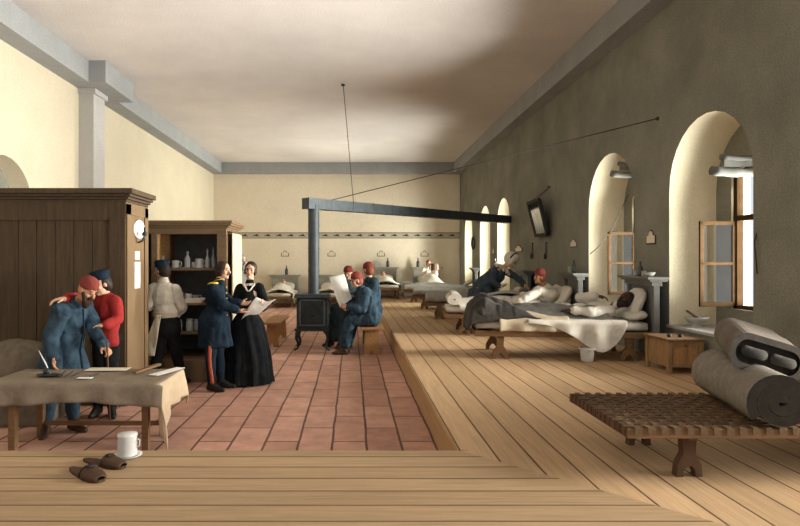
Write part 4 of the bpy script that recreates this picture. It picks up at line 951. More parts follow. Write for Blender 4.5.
def human(loc, J, f, u, label, s=1.0, skin='skin', vox=.008, hands=None, legs=True, feet=True, group=None, brow='hair_dark'):
    J = {k: V(v) for k, v in J.items()}; b = MB(); f, r, u = frame(f, u); c = J['head']
    head_prims(b, c, f, r, u, s); b.cap(c - u * .06 * s - f * .02 * s, J['neck'], .050 * s, .055 * s, 14, 3); torso(b, J, 0, s)
    for q in ('L', 'R'):
        arm(b, J, q, 0, s); h = (hands or {}).get(q, {})
        hand(b, J['wr' + q], h.get('d', J['wr' + q] - J['el' + q]), h.get('palm', (0, 0, -1)), s, h.get('curl', .5), h.get('side', 1 if q == 'L' else -1))
        if legs: leg(b, J, q, 0, s)
        if legs and feet: foot(b, J, q, 0, s)
    o = blob('person', b, skin, origin=loc, vox=vox, it=2, label=label, cat='person', group=group)
    for q in (-1, 1):
        MB().ell(c + f * .083 * s + r * q * .033 * s + u * .012 * s, (r * .013 * s, f * .008 * s, u * .008 * s), 10, 8).build('eye', 'eye', o, smooth=True)
        MB().cap(c + f * .086 * s + r * q * .018 * s + u * .036 * s, c + f * .078 * s + r * q * .052 * s + u * .034 * s, .006 * s, .004 * s, 8, 2).build('eyebrow', brow, o, smooth=True)
    MB().ell(c + f * .087 * s - u * .055 * s, (r * .020 * s, f * .005 * s, u * .007 * s), 10, 8).build('mouth', 'lip', o, smooth=True)
    o_ = dict(o=o, J=J, c=c, f=f, r=r, u=u, s=s, vox=vox); return o_
def wear(H, name, m, b, wr=.006, vox=None, it=3, label=None): return blob(name, b, m, parent=H['o'], vox=vox or H['vox'] * 1.1, it=it, wr=wr, label=label)
def hair(H, m='hair_dark', extra=None, back=.014, up=.03, full=1.04):
    c, f, r, u, s = H['c'], H['f'], H['r'], H['u'], H['s']; b = MB()
    b.ell(c + u * up * s - f * back * s, (r * .086 * s * full, f * .092 * s, u * .099 * s), 20, 12)
    b.ell(c - u * .012 * s - f * .042 * s, (r * .084 * s * full, f * .074 * s, u * .088 * s), 18, 10)
    if extra: extra(b, c, f, r, u, s)
    return wear(H, 'hair', m, b, .003, it=2)
def capround(H, m='red_cap', h=.085, droop=None, name='cap', w=1.0):
    c, f, r, u, s = H['c'], H['f'], H['r'], H['u'], H['s']; b = MB()
    b.ell(c + u * .078 * s - f * .014 * s, (r * .090 * s * w, f * .104 * s * w, u * h * s), 20, 12)
    b.lathe([(.001, -.02 * s), (.093 * s * w, -.018 * s), (.096 * s * w, .0), (.092 * s * w, .022 * s), (.001, .03 * s)], c + u * .062 * s - f * .012 * s, u, 24)
    if droop: droop(b, c, f, r, u, s)
    return wear(H, name, m, b, .003, it=2)
def beard(H, m='hair_brown', l=.05):
    c, f, r, u, s = H['c'], H['f'], H['r'], H['u'], H['s']; b = MB()
    b.ell(c + f * .052 * s - u * .085 * s, (r * .052 * s, f * .044 * s, u * (.045 + l * .5) * s), 16, 10)
    for q in (-1, 1): b.cap(c + r * q * .068 * s + f * .02 * s - u * .01 * s, c + r * q * .045 * s + f * .055 * s - u * .075 * s, .016 * s, .024 * s, 10, 3)
    b.cap(c + f * .094 * s - u * .040 * s - r * .026 * s, c + f * .094 * s - u * .040 * s + r * .026 * s, .010 * s, .010 * s, 8, 2)
    return wear(H, 'beard', m, b, .004, it=1)
def moustache(H, m='hair_brown'):
    c, f, r, u, s = H['c'], H['f'], H['r'], H['u'], H['s']; b = MB()
    for q in (-1, 1): b.cap(c + f * .100 * s - u * .038 * s, c + f * .086 * s + r * q * .040 * s - u * .050 * s, .011 * s, .006 * s, 10, 3)
    return wear(H, 'moustache', m, b, 0, it=1)
def skirt(b, secs, ax=(1, 0, 0), ay=(0, 1, 0)):
    b.loft([(V(c), V(ax) * rx, V(ay) * ry, k, am) for c, rx, ry, k, am in secs], 64)
def shoes(H, m='leather_dark', g=.007):
    for q in ('L', 'R'):
        b = MB(); foot(b, H['J'], q, g, H['s']); wear(H, 'shoe', m, b, 0, it=2)

# ---- officer in dark blue frock coat
Y = 7.9; P = lambda x, y, d=0: at(x, y, Y + d)
J = dict(head=P(223, 270.5), neck=P(220, 281.5), chest=P(215.5, 297), pelvis=P(213.5, 326), shR=P(213, 288, -.17), shL=P(219, 287, .17), elR=P(225, 306, -.19), wrR=P(237, 310, -.16), elL=P(229, 302, .12), wrL=P(240, 303, .08),
         hipR=P(212.5, 329, -.09), hipL=P(214.5, 329, .09), knR=P(210.5, 358, -.12), anR=P(211.5, 383.5, -.10), knL=P(219, 357, .10), anL=P(221, 380.5, .12), toeR=(.9, -.45, 0), toeL=(.95, -.2, 0))
H = human((J['pelvis'].x, Y, 0), J, (1, -.35, -.08), (0, 0, 1), 'moustached officer in dark blue frock coat talking to the woman in black', hands=dict(R=dict(curl=.35, palm=(0, .3, 1)), L=dict(curl=.3, palm=(0, -.6, .8))))
b = MB(); torso(b, H['J'], .020, 1); arm(b, H['J'], 'R', .016, 1, .94); arm(b, H['J'], 'L', .016, 1, .94)
skirt(b, [(P(215, 311), .16, .14, 3, .01), (P(214, 320), .195, .185, 4, .02), (P(215, 334), .205, .175, 6, .04), (P(215.5, 346), .225, .19, 7, .05)])
b.lathe([(.001, -.02), (.066, -.02), (.064, .03), (.001, .03)], P(219.8, 282.5), (.15, 0, 1), 20)
coat = wear(H, 'frock_coat', 'navy', b, .010)
for q in ('L', 'R'):
    b = MB(); b.ell(H['J']['sh' + q] + V((-.0, 0, .055)), ((.075, 0, .01), (0, .058, -.012 if q == 'R' else .012), (0, 0, .020)), 16, 8); wear(H, 'epaulette', 'yellow', b, .002)
MB().tube([P(219.8, 279.5) + V((.066 * math.cos(a), .066 * math.sin(a), .012 * math.cos(a))) for a in [2 * PI * k / 16 for k in range(17)]], .006, 6).build('collar_braid', 'yellow', H['o'], smooth=True)
for k in range(6): p = P(222.3 + k * .15, 287 + k * 5.5) + V((.075, -.10, 0)); MB().sph(p, .010, 8).build('button', 'yellow', H['o'], smooth=True)
b = MB(); leg(b, H['J'], 'R', .013, 1, .98); leg(b, H['J'], 'L', .013, 1, .98); wear(H, 'trousers', 'navy_dark', b, .004)
for q in ('R',):
    hp, kn, an = H['J']['hip' + q], H['J']['kn' + q], H['J']['an' + q]; off = V((.012, -.092, 0)); b = MB()
    b.tube([hp.lerp(kn, .55) + V((.0, -.078, 0)), kn + V((.005, -.075, 0)), kn.lerp(an, .35) + V((.01, -.075, 0)), kn.lerp(an, .7) + V((.02, -.064, 0)), an + V((.02, -.052, .01))], [.024] * 5, 8); b.build('trouser_stripe', 'stripe_red', H['o'], smooth=True)
shoes(H); hair(H, 'hair_brown', lambda b, c, f, r, u, s: [b.ell(c + r * q * .07 - u * .02 + f * .006, (r * .018, f * .030, u * .06)) for q in (-1, 1)], back=.016); moustache(H)

# ---- woman in long black dress holding a paper
Y = 8.33; P = lambda x, y, d=0: at(x, y, Y + d)
J = dict(head=P(250.5, 270.5), neck=P(250, 281.5), chest=P(248.5, 296), pelvis=P(247.5, 322), shR=P(240, 288.5, 0), shL=P(259, 287.5, 0), elR=P(234.5, 304.5, -.05), wrR=P(244, 312.5, -.24), elL=P(265.5, 304, -.05), wrL=P(262.5, 308.5, -.26),
         hipR=P(243.5, 326), hipL=P(251.5, 326), knR=P(243, 354), anR=P(242, 379), knL=P(252, 354), anL=P(253, 379), toeR=(-.2, -1, 0), toeL=(.2, -1, 0))
H = human((J['pelvis'].x, Y, 0), J, (-.02, -1, -.08), (.10, 0, 1), 'standing woman in long black dress with white collar holding a white paper', s=.95, hands=dict(R=dict(d=(.9, -.4, .1), palm=(.2, .3, 1), curl=.5), L=dict(d=(.25, -.5, .6), palm=(-1, 0, .2), curl=.6)))
b = MB(); torso(b, H['J'], .012, .92, .88); arm(b, H['J'], 'R', .016, .95, .95); arm(b, H['J'], 'L', .016, .95, .95)
skirt(b, [(P(247.5, 307), .115, .10, 3, .0), (P(247.5, 313), .135, .125, 5, .02), (P(247.5, 322), .21, .19, 8, .04), (P(247.3, 340), .275, .25, 9, .055), (P(247.2, 362), .325, .30, 10, .06), (P(247, 381.5), .36, .335, 10, .065)])
wear(H, 'dress', 'black', b, .007)
b = MB(); cc = P(249.8, 284.5)
for k in range(17):
    a = 2 * PI * k / 17; b.cap(cc + V((.062 * math.cos(a), .058 * math.sin(a), .01)), cc + V((.085 * math.cos(a), .075 * math.sin(a), -.012)), .011, .010, 8, 2)
[b.cap(cc + V((q * .075, -.06, 0)), cc + V((q * .012, -.115, -.085)), .015, .011, 8, 2) for q in (-1, 1)]
wear(H, 'lace_collar', 'linen', b, .003)
hair(H, 'hair_dark', lambda b, c, f, r, u, s: (b.sph(c - f * .10 - u * .015, .048), [b.ell(c + r * q * .068 * s - u * .002 * s + f * .008, (r * .019, f * .040, u * .058)) for q in (-1, 1)]), back=.020, up=.036)
b = MB(); c0, c1, c2, c3 = P(241.5, 319.5, -.38), P(259, 312, -.42), P(275, 300.5, -.30), P(256, 298.5, -.26)
def pf(u, v):
    p = (c0.lerp(c1, u)).lerp(c3.lerp(c2, u), v); return p + V((0, -.04 * math.sin(PI * v), .022 * math.sin(u * 5 + v * 2)))
b.grid(pf, 10, 14); b.build('letter', 'paper', smooth=True, solid=.003, label='large white paper held open by the woman in the black dress', cat='paper')

# ---- man in shirt sleeves and apron, back to us, at the cupboard
Y = 8.1; P = lambda x, y, d=0: at(x, y, Y + d)
J = dict(head=P(162, 270.5), neck=P(163.5, 281), chest=P(164.5, 296), pelvis=P(167, 325), shL=P(154.5, 289, .0), shR=P(175, 290, .0), elL=P(148, 305, -.05), wrL=P(148, 307, .22), elR=P(182, 307, .0), wrR=P(176, 315, .20),
         hipL=P(162.5, 329), hipR=P(171.5, 329), knL=P(158.5, 354, -.05), anL=P(152, 379, -.1), knR=P(176.5, 353, .02), anR=P(182, 377.5, .05), toeL=(-.6, .6, 0), toeR=(.2, .9, 0))
H = human((J['pelvis'].x, Y, 0), J, (-1, .35, -.1), (0, 0, 1), 'man in white shirt sleeves and blue cap standing with his back turned at the cupboard', hands=dict(L=dict(palm=(0, 0, -1)), R=dict(palm=(-1, 0, 0))))
b = MB(); torso(b, H['J'], .022, 1, hip=False); arm(b, H['J'], 'L', .024, 1, .9); arm(b, H['J'], 'R', .024, 1, .9); b.cap(H['J']['neck'] + V((0, 0, -.04)), H['J']['neck'] + V((0, 0, .02)), .06, .055)
wear(H, 'shirt', 'shirt_grey', b, .012)
b = MB(); leg(b, H['J'], 'R', .014, 1, .98); leg(b, H['J'], 'L', .014, 1, .98); b.ell(H['J']['pelvis'] + V((0, 0, .0)), ((.185, 0, 0), (0, .15, 0), (0, 0, .16))); b.cap(H['J']['pelvis'] + V((-.04, 0, -.06)), H['J']['pelvis'] + V((.04, 0, -.06)), .145, .145); wear(H, 'trousers', 'dark_trousers', b, .007)
MB().loft([(P(166.5, 313.5) + V((0, 0, z)), V((.178, 0, 0)), V((0, .145, 0)), 0, 0) for z in (-.035, .02)], 28).build('belt', 'linen_cream', H['o'])
b = MB()
def af(u, v):
    return at(161 - 6.5 * v - (2.5 + 4.5 * v) * u * 2.0, 315 + 41 * v, Y - .22 + .12 * u + .02 * math.sin(v * 9 + u * 7))
b.grid(af, 10, 16); b.build('apron', 'apron', H['o'], smooth=True, solid=.008)
b = MB(); c, f, r_, u = H['c'], H['f'], H['r'], H['u']; hair(H, 'hair_dark', back=.03, up=.015)
b.lathe([(.001, -.01), (.092, -.01), (.094, .03), (.100, .055), (.098, .075), (.06, .088), (.001, .09)], c + u * .055 - f * .01, u, 24); wear(H, 'cap', 'navy', b, .003)
shoes(H)

# ---- stooping patient in blue gown and red cap by the table
Y = 6.2; P = lambda x, y, d=0: at(x, y, Y + d)
J = dict(head=P(87, 291.5, -.10), neck=P(79, 301), chest=P(71, 317), pelvis=P(62, 349, .05), shR=P(62, 310, -.17), shL=P(84, 307, .12), elR=P(50.5, 338, -.20), wrR=P(54.5, 356, -.24), elL=P(96, 331, .05), wrL=P(103, 346, -.10),
         hipR=P(58, 352, -.08), hipL=P(66, 352, .10), knR=P(50, 388, -.22), anR=P(45.5, 426, -.35), knL=P(72, 388, -.08), anL=P(73.5, 420.5, -.20), toeR=(.3, -1, 0), toeL=(1, -.6, 0))
H = human((J['pelvis'].x, Y, 0), J, (.85, -.35, -.42), (.35, 0, 1), 'stooping bearded patient in long blue gown and red cap beside the low table', s=1.0, skin='skin_tan', vox=.007, hands=dict(R=dict(d=(.05, -.3, -1), palm=(.9, .2, 0), curl=.6), L=dict(d=(.75, -.3, -.5), palm=(0, 0, -1), curl=1.1)))
b = MB(); torso(b, H['J'], .035, 1.02); arm(b, H['J'], 'R', .026, 1, .93); arm(b, H['J'], 'L', .026, 1, .93)
skirt(b, [(P(66, 334), .17, .15, 3, .02), (P(63, 348, .02), .19, .17, 5, .03), (P(64, 366, .02), .235, .19, 6, .05), (P(64, 384, .02), .25, .20, 7, .05)])
b.ell(H['J']['neck'] + V((-.01, 0, -.02)), ((.085, 0, 0), (0, .085, 0), (0, 0, .045)))
wear(H, 'gown', 'blue_coat', b, .016, vox=.009)
b = MB(); pts = [P(83, 309, -.2), P(84, 330, -.24), P(80, 350, -.22), P(83, 372, -.2)]
b.tube(pts, .010, 6); b.build('gown_edge', 'navy', H['o'], smooth=True)
b = MB(); leg(b, H['J'], 'R', .02, 1, .82); leg(b, H['J'], 'L', .02, 1, .82); wear(H, 'trousers', 'blue_coat', b, .008)
shoes(H, 'leather'); capround(H, 'red_cap', .085, lambda b, c, f, r, u, s: b.ell(c + u * .085 - f * .07, (r * .05, f * .05, u * .04))); beard(H, 'hair_brown', .07)
b = MB().cap(P(107, 343, -.17), P(110, 421, -.05), .011, .009, 8, 2); b.build('walking_stick', 'bed_wood_dark', smooth=True, label='thin dark walking stick held by the stooping patient in the blue gown', cat='stick')

# ---- man in red jacket with arm around the patient
Y = 6.55; P = lambda x, y, d=0: at(x, y, Y + d)
J = dict(head=P(101.5, 284.5, -.05), neck=P(104.5, 295), chest=P(107, 310), pelvis=P(106, 338), shR=P(98, 301, .05), shL=P(115, 302, -.08), elR=P(80, 297, .02), wrR=P(64.5, 299, -.52), elL=P(117.5, 320, -.12), wrL=P(105, 325.5, -.30),
         hipR=P(102, 341), hipL=P(110, 341), knR=P(100, 376), anR=P(98, 406, .02), knL=P(112, 376), anL=P(112, 407), toeR=(0, -1, 0), toeL=(.5, -1, 0))
H = human((J['pelvis'].x, Y, 0), J, (-.62, -.75, -.3), (-.1, 0, 1), 'man in red jacket and dark cap with his arm around the stooping patient', s=.98, skin='skin', vox=.0075, hands=dict(R=dict(d=(-.7, -.5, -.05), palm=(0, 0, -1), curl=.6), L=dict(d=(-1, -.2, .0), palm=(0, 0, -1), curl=.9)))
b = MB(); torso(b, H['J'], .020, .98); arm(b, H['J'], 'R', .016, 1, .96); arm(b, H['J'], 'L', .018, 1, .93); wear(H, 'jacket', 'red_coat', b, .010)
b = MB(); leg(b, H['J'], 'R', .012, 1, .98); leg(b, H['J'], 'L', .012, 1, .98); b.ell(H['J']['pelvis'], ((.165, 0, 0), (0, .13, 0), (0, 0, .13))); wear(H, 'trousers', 'dark_trousers', b, .006)
MB().lathe([(.06, -.012), (.066, 0), (.06, .012), (.055, 0)], P(104.3, 294.5), (-.1, 0, 1), 18).build('white_collar', 'linen', H['o'], smooth=True)
shoes(H); hair(H, 'hair_dark', back=.028, up=.018, full=1.03)
b = MB(); c, f, r_, u = H['c'], H['f'], H['r'], H['u']
b.lathe([(.001, 0), (.092, 0), (.093, .03), (.098, .06), (.103, .085), (.09, .10), (.001, .105)], c + u * .052 - f * .012, (u * 1.0 - f * .12), 24); wear(H, 'cap', 'navy', b, .003); moustache(H, 'hair_dark')

# ---- old man in grey behind the curtain
Y = 10.2; P = lambda x, y, d=0: at(x, y, Y + d)
J = dict(head=P(241.5, 262), neck=P(239.5, 270), chest=P(238, 281), pelvis=P(238, 305), shR=P(232, 276, 0), shL=P(245, 276, 0), elR=P(230, 292), wrR=P(234, 302, -.2), elL=P(247, 292), wrL=P(244, 302, -.2),
         hipR=P(235, 308), hipL=P(241, 308), knR=P(235, 333), anR=P(235, 356), knL=P(241, 333), anL=P(241, 356), toeR=(0, -1, 0), toeL=(0, -1, 0))
H = human((J['pelvis'].x, Y, 0), J, (.75, -.65, 0), (0, 0, 1), 'grey old man in a cloak half hidden behind the white curtain', skin='skin_pale', vox=.011)
b = MB(); torso(b, H['J'], .03, 1); arm(b, H['J'], 'R', .025, 1, .93); arm(b, H['J'], 'L', .025, 1, .93); skirt(b, [(P(238, 296), .18, .16, 3, .02), (P(238, 320), .24, .2, 5, .04), (P(238, 352), .27, .23, 6, .05)]); wear(H, 'cloak', 'cloak', b, .01)
hair(H, 'cloak', back=.02, up=.035, full=1.05); beard(H, 'cloak', .03); shoes(H)

# ---- three red-capped patients on the bench by the stove
def sitter(Y, head, f, u, sh, el, wr, hip, kn, an, label, chest, neck, pelvis, gown='blue_coat', toes=((-1, -.3, 0), (-1, -.1, 0)), hands=None, s=1.0, hem=None, capd=None):
    P = lambda x, y, d=0: at(x, y, Y + d)
    J = dict(head=P(*head), neck=P(*neck), chest=P(*chest), pelvis=P(*pelvis), shL=P(*sh[0]), shR=P(*sh[1]), elL=P(*el[0]), elR=P(*el[1]), wrL=P(*wr[0]), wrR=P(*wr[1]), hipL=P(*hip[0]), hipR=P(*hip[1]), knL=P(*kn[0]), knR=P(*kn[1]), anL=P(*an[0]), anR=P(*an[1]), toeL=toes[0], toeR=toes[1])
    H = human((J['anL'].x, Y, 0), J, f, u, label, s=s, skin='skin', vox=.009, hands=hands)
    JJ = H['J']; b = MB(); torso(b, JJ, .045, s * 1.05); arm(b, JJ, 'L', .035, s, .92); arm(b, JJ, 'R', .035, s, .92)
    for q in ('L', 'R'):
        b.cap(JJ['hip' + q], JJ['kn' + q], .125, .10, 16, 3); b.cap(JJ['kn' + q], JJ['kn' + q].lerp(JJ['an' + q], .8), .10, .095, 16, 3)
    km = (JJ['knL'] + JJ['knR']) / 2; am = (JJ['anL'] + JJ['anR']) / 2; b.cap(JJ['pelvis'], km, .13, .11, 16, 3); b.cap(km, am + V((0, 0, .12)), .11, .12, 16, 3)
    wear(H, 'gown', gown, b, .016, vox=.012)
    shoes(H, 'leather'); hair(H, 'hair_red', back=.03, up=.0, full=1.0); capround(H, 'red_cap', .085, capd)
    return H
fold = lambda b, c, f, r, u, s: (b.ell(c + u * .06 - f * .085, (r * .06, f * .045, u * .06)))
sitter(11.0, (356.5, 281, 0), (-1, -.35, -.25), (-.1, 0, 1), ((363, 292, .18), (365, 293, -.16)), ((357, 306, .15), (362, 309, -.22)), ((347, 305, .05), (349, 307, -.20)),
       ((372, 318, .10), (372, 318, -.10)), ((352, 320, .10), (350, 321, -.12)), ((346, 347.5, .10), (344, 349, -.12)), 'nearest of three red-capped patients on the bench, seen in profile in blue gown', (368, 301, 0), (361, 289, 0), (372, 317, 0), hands=dict(L=dict(curl=.7, palm=(0, -1, 0)), R=dict(curl=.7, palm=(0, 1, 0))), s=1.06, capd=fold)
sitter(11.65, (368, 270.5, 0), (-.75, .6, -.15), (0, 0, 1), ((364, 284, .17), (374, 283, -.12)), ((357, 297, .22), (372, 298, -.2)), ((349, 301, .15), (362, 303, -.25)),
       ((372, 312, .10), (374, 312, -.10)), ((354, 315, .12), (353, 316, -.10)), ((348, 342.5, .12), (346, 344, -.10)), 'taller red-capped patient in blue gown with his back half turned, middle of the bench', (371, 292, 0), (369, 280, 0), (373, 310, 0), s=1.06)
sitter(12.2, (348.5, 273.5, -.1), (-.35, -.9, -.3), (-.1, -.1, 1), ((346, 285, -.1), (359, 285, .10)), ((341, 290, -.25), (360, 297, -.1)), ((338.5, 283, -.42), (352, 296, -.42)),
       ((353, 306, .0), (360, 306, .10)), ((335, 309, -.3), (345, 310, -.42)), ((331, 341, -.25), (340, 342, -.36)), 'red-capped patient leaning forward behind the newspaper, facing us', (354, 293, 0), (351, 281, 0), (358, 305, 0), gown='gown_dark', toes=((-.8, -.6, 0), (-.3, -1, 0)), hands=dict(L=dict(d=(-.2, -.2, 1), curl=.6, palm=(-.4, -1, 0)), R=dict(curl=.6)))
b = MB(); c0, c1, c2, c3 = at(328.5, 277, 11.25), at(344, 274, 11.35), at(352, 299, 11.05), at(340, 308, 10.95)
def nf(u, v):
    p = c0.lerp(c1, u).lerp(c3.lerp(c2, u), v); return p + V((.0, -.03 * math.sin(PI * u), .01 * math.sin(v * 8)))
b.grid(nf, 12, 16); nv = 16
for i in range(len(b.f)):
    pass
nw = b.build('newspaper', 'paper', smooth=True, solid=.003, label='large white newspaper held open by the red-capped men near the stove', cat='newspaper')
b = MB()
for cx_ in (.12, .42, .70):
    for k in range(22):
        v = .08 + .84 * k / 21; p, q = nf(cx_, v) + V((0, -.006, 0)), nf(cx_ + .22, v) + V((0, -.006, 0)); b.beam(p, q, .006, .002)
b.build('printed_lines', 'ceramic_grey', nw)

# ---- nurse stooping over the bed
Y = 13.25; P = lambda x, y, d=0: at(x, y, Y + d)
J = dict(head=P(511, 261.5, -.1), neck=P(503.5, 267.5), chest=P(496.5, 275), pelvis=P(482, 287), shL=P(505, 271, .14), shR=P(494, 270.5, -.16), elR=P(492.5, 281.5, -.3), wrR=P(499, 286.5, -.36), elL=P(516, 277, .05), wrL=P(524, 284, -.1),
         hipL=P(480, 290, .1), hipR=P(480, 290, -.1), knL=P(479, 309, .1), anL=P(478, 320, .1), knR=P(479, 309, -.1), anR=P(478, 320.3, -.1), toeL=(1, 0, 0), toeR=(1, -.1, 0))
H = human((J['pelvis'].x, Y, PL), J, (.75, -.5, -.65), (.4, 0, 1), 'nurse in slate dress and white bonnet stooping over the beds with a cup', vox=.010, s=1.16, hands=dict(R=dict(d=(1, 0, .1), palm=(0, 0, 1), curl=.5), L=dict(d=(.6, -.4, -.6), palm=(0, 0, -1), curl=.4)))
b = MB(); torso(b, H['J'], .02, .95, .9); arm(b, H['J'], 'R', .028, 1, .92); arm(b, H['J'], 'L', .024, 1, .92)
b.cap(H['J']['chest'], H['J']['pelvis'], .185, .20, 20, 4)
skirt(b, [(P(486, 284), .17, .15, 4, .02), (P(482, 289), .27, .24, 6, .05), (P(480, 303), .33, .30, 8, .06), (P(479, 322.5), .38, .34, 9, .06)])
wear(H, 'dress', 'slate', b, .009)
b = MB(); c, f, r_, u, s = H['c'], H['f'], H['r'], H['u'], H['s']
b.ell(c + u * .055 - f * .04, (r_ * .15, f * .145, u * .15), 20, 12)
for k in range(13):
    a = -.3 + (PI + .6) * k / 12; b.sph(c + f * .05 + r_ * .135 * math.cos(a) + u * (.02 + .155 * math.sin(a)), .038, 10)
wear(H, 'bonnet', 'linen', b, .010)
b = MB().tube([c - f * .02 + r_ * .155 * math.cos(a) + u * (.05 + .155 * math.sin(a)) for a in [PI * k / 12 for k in range(13)]], .016, 8); b.build('bonnet_ribbon', 'dark_line', H['o'], smooth=True)
b = MB(); 
for k in range(13): a = 2 * PI * k / 13; n_ = H['J']['neck']; b.cap(n_ + (r_ * math.cos(a) + f * math.sin(a)) * .06 + u * .01, n_ + (r_ * math.cos(a) + f * math.sin(a)) * .19 - u * .05, .03, .03, 8, 2)
wear(H, 'ruffled_collar', 'linen', b, .004)
b = MB(); 
for q in ('R', 'L'): e, w_ = H['J']['el' + q], H['J']['wr' + q]; b = MB(); b.cap(e.lerp(w_, .8), e.lerp(w_, .95), .046, .044, 12, 3); wear(H, 'white_cuff', 'linen', b, .003)
shoes(H)
for q in (-1, 1): pass
lathe_thing('cup', [(.001, 0), (.04, 0), (.07, .05), (.066, .05), (.035, .01), (.001, .01)], 504, 12.88, at(504, 285.5, 12.88).z, 'ceramic', 'white cup held out by the stooping nurse', 'cup')

# ---- red-capped patient propped up in bed
Y = 11.45; P = lambda x, y, d=0: at(x, y, Y + d)
J = dict(head=P(539.5, 277.5, -.05), neck=P(545.5, 286), chest=P(548, 295), pelvis=P(541, 309, .1), shR=P(539, 290.5, -.16), shL=P(557, 289.5, .15), elR=P(525, 299, -.3), wrR=P(516, 303.5, -.28), elL=P(566, 300.5, -.15), wrL=P(556, 306, -.25),
         hipL=P(536, 310, .1), hipR=P(536, 310, -.1), knL=P(512, 308.5, .1), knR=P(512, 308.5, -.1), anL=P(488, 312, .1), anR=P(488, 312, -.1))
for q in 'LR':
    J['kn' + q] = V((T('C') @ V((1.1, 0, MT + .09))).to_tuple()); J['kn' + q].y += .12 if q == 'L' else -.12; J['an' + q] = J['kn' + q] + V((-.42, 0, -.04)); J['hip' + q] = J['kn' + q] + V((.42, 0, .0))
J['pelvis'] = (J['hipL'] + J['hipR']) / 2 + V((.03, 0, .03))
H = human((J['pelvis'].x, Y, PL + MT), J, (-.95, -.25, .02), (0, 0, 1), 'patient in white shirt and red cap propped up in bed beside the nurse', skin='skin_tan', vox=.0095, feet=False, s=1.04, hands=dict(R=dict(d=(-.8, -.3, -.2), palm=(0, .2, -1), curl=.6), L=dict(palm=(0, 0, -1))))
b = MB(); torso(b, H['J'], .030, 1.04, 1.05); arm(b, H['J'], 'R', .03, 1.04, .92); arm(b, H['J'], 'L', .035, 1.04, .92); wear(H, 'shirt', 'linen', b, .014, vox=.011)
capround(H, 'red_cap', .095, fold); hair(H, 'hair_red', back=.03, up=.0)

# ---- dark-haired patient lying asleep
t = T('B'); Q = lambda x, y, z: t @ V((x, y, z)); Z = MT
Q_ = Q; Q = lambda x, y, z: Q_(x + .14, y, z)
J = dict(head=Q(2.04, -.10, Z + .30), neck=Q(1.90, -.05, Z + .22), chest=Q(1.66, .0, Z + .12), pelvis=Q(1.22, .02, Z + .10), shL=Q(1.80, .18, Z + .16), shR=Q(1.78, -.20, Z + .14), elL=Q(1.50, .30, Z + .30), wrL=Q(1.72, .12, Z + .33), elR=Q(1.48, -.36, Z + .13), wrR=Q(1.24, -.30, Z + .15),
         hipL=Q(1.15, .10, Z + .09), hipR=Q(1.15, -.08, Z + .09), knL=Q(.75, .12, Z + .12), knR=Q(.75, -.10, Z + .12), anL=Q(.36, .12, Z + .06), anR=Q(.36, -.10, Z + .06))
H = human((Q(1.5, 0, 0).x, 9.02, PL + Z), J, (-.80, -.40, .42), (.5, 0, .85), 'bearded dark-skinned patient in white shirt lying asleep on the near made-up bed', skin='skin_dark', vox=.009, feet=False, hands=dict(R=dict(palm=(0, 0, -1), curl=.4), L=dict(d=(.8, -.4, -.1), palm=(0, 0, -1), curl=.6)))
b = MB(); torso(b, H['J'], .018, 1); arm(b, H['J'], 'R', .026, 1, .9); arm(b, H['J'], 'L', .026, 1, .9); wear(H, 'shirt', 'linen', b, .013)
hair(H, 'hair_dark', back=.03, up=.03, full=1.12); beard(H, 'hair_dark', .05)

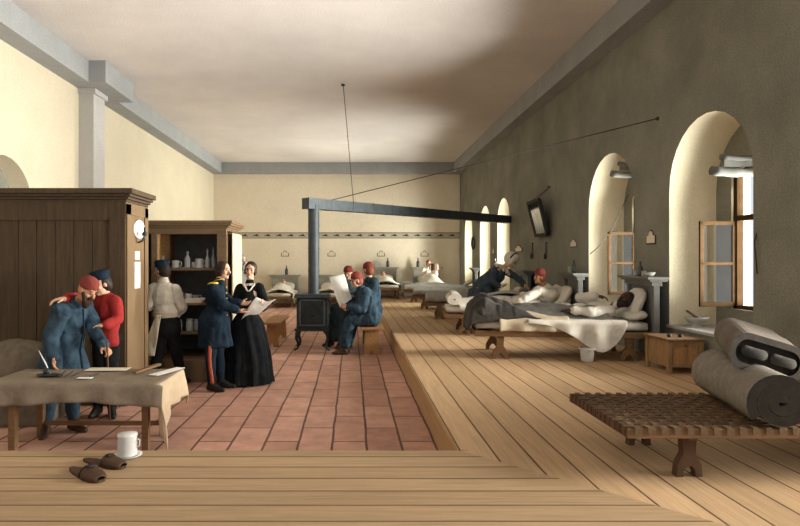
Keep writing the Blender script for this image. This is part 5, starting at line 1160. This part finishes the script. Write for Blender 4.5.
# ---- patients in the back-wall beds
def back_patient(k, upright, label, hairm):
    t = T(k); Q = lambda x, y, z: t @ V((x, y, z)); Z = MT
    if not upright:
        J = dict(head=Q(2.02, 0, Z + .34), neck=Q(1.90, 0, Z + .25), chest=Q(1.66, 0, Z + .13), pelvis=Q(1.2, 0, Z + .10), shL=Q(1.80, .18, Z + .17), shR=Q(1.80, -.18, Z + .17), elL=Q(1.52, .28, Z + .12), wrL=Q(1.36, .14, Z + .22), elR=Q(1.52, -.28, Z + .12), wrR=Q(1.36, -.14, Z + .22),
                 hipL=Q(1.15, .10, Z + .09), hipR=Q(1.15, -.10, Z + .09), knL=Q(.75, .12, Z + .12), knR=Q(.75, -.12, Z + .12), anL=Q(.36, .1, Z + .06), anR=Q(.36, -.1, Z + .06)); f, u = (t.to_3x3() @ V((-.75, 0, .6))), (t.to_3x3() @ V((.5, 0, .9)))
    else:
        J = dict(head=Q(1.80, 0, Z + .78), neck=Q(1.86, 0, Z + .62), chest=Q(1.88, 0, Z + .42), pelvis=Q(1.78, 0, Z + .14), shL=Q(1.86, .19, Z + .52), shR=Q(1.86, -.19, Z + .52), elL=Q(1.66, .28, Z + .34), wrL=Q(1.42, .10, Z + .48), elR=Q(1.66, -.28, Z + .34), wrR=Q(1.42, -.22, Z + .48),
                 hipL=Q(1.7, .10, Z + .12), hipR=Q(1.7, -.10, Z + .12), knL=Q(1.3, .12, Z + .30), knR=Q(1.3, -.12, Z + .30), anL=Q(.9, .1, Z + .08), anR=Q(.9, -.1, Z + .08)); f, u = (t.to_3x3() @ V((-1, -.1, -.25))), V((0, 0, 1))
    H = human(Q(1.5, 0, Z), J, f, u, label, skin='skin', vox=.014, feet=False, s=1.12 if upright else 1.1)
    b = MB(); torso(b, H['J'], .03, 1); arm(b, H['J'], 'L', .03, 1, .92); arm(b, H['J'], 'R', .03, 1, .92); wear(H, 'shirt', 'linen', b, .012)
    if hairm == 'red_cap': capround(H, 'red_cap', .08); hair(H, 'hair_red', back=.03, up=.0)
    else: hair(H, hairm, back=.02, up=.04)
    return J
back_patient('G', False, 'sleeping patient in the back-wall bed left of the stove pipe', 'hair_brown')
back_patient('I', False, 'sleeping patient in the back-wall bed behind the red-capped readers', 'hair_red')
J = back_patient('J', True, 'patient in white sitting upright in bed at the back wall, reading', 'hair_red')
m_ = (V(J['wrL']) + V(J['wrR'])) / 2 + V((.10, -.08, .06)); r = empty('open_book', m_, 'dark open book held by the patient reading upright', 'book')
for q, nm in ((-1, 'left_cover'), (1, 'right_cover')):
    b = MB(); b.box(m_ + V((q * .005, -.03, -.03)), m_ + V((q * .19, -.012, .24)), Matrix.Rotation(q * .35, 3, 'Z'), m_); b.build('cover', 'bed_wood_dark', r, bevel=.003)
b = MB().box(m_ + V((-.15, .015, -.01)), m_ + V((.15, .03, .20))); b.build('pages', 'paper', r)
# everything above the tiles that clings to something keeps its place
for o in bpy.data.objects:
    if o.parent is None and o.type == 'EMPTY' and 'category' in o: pass
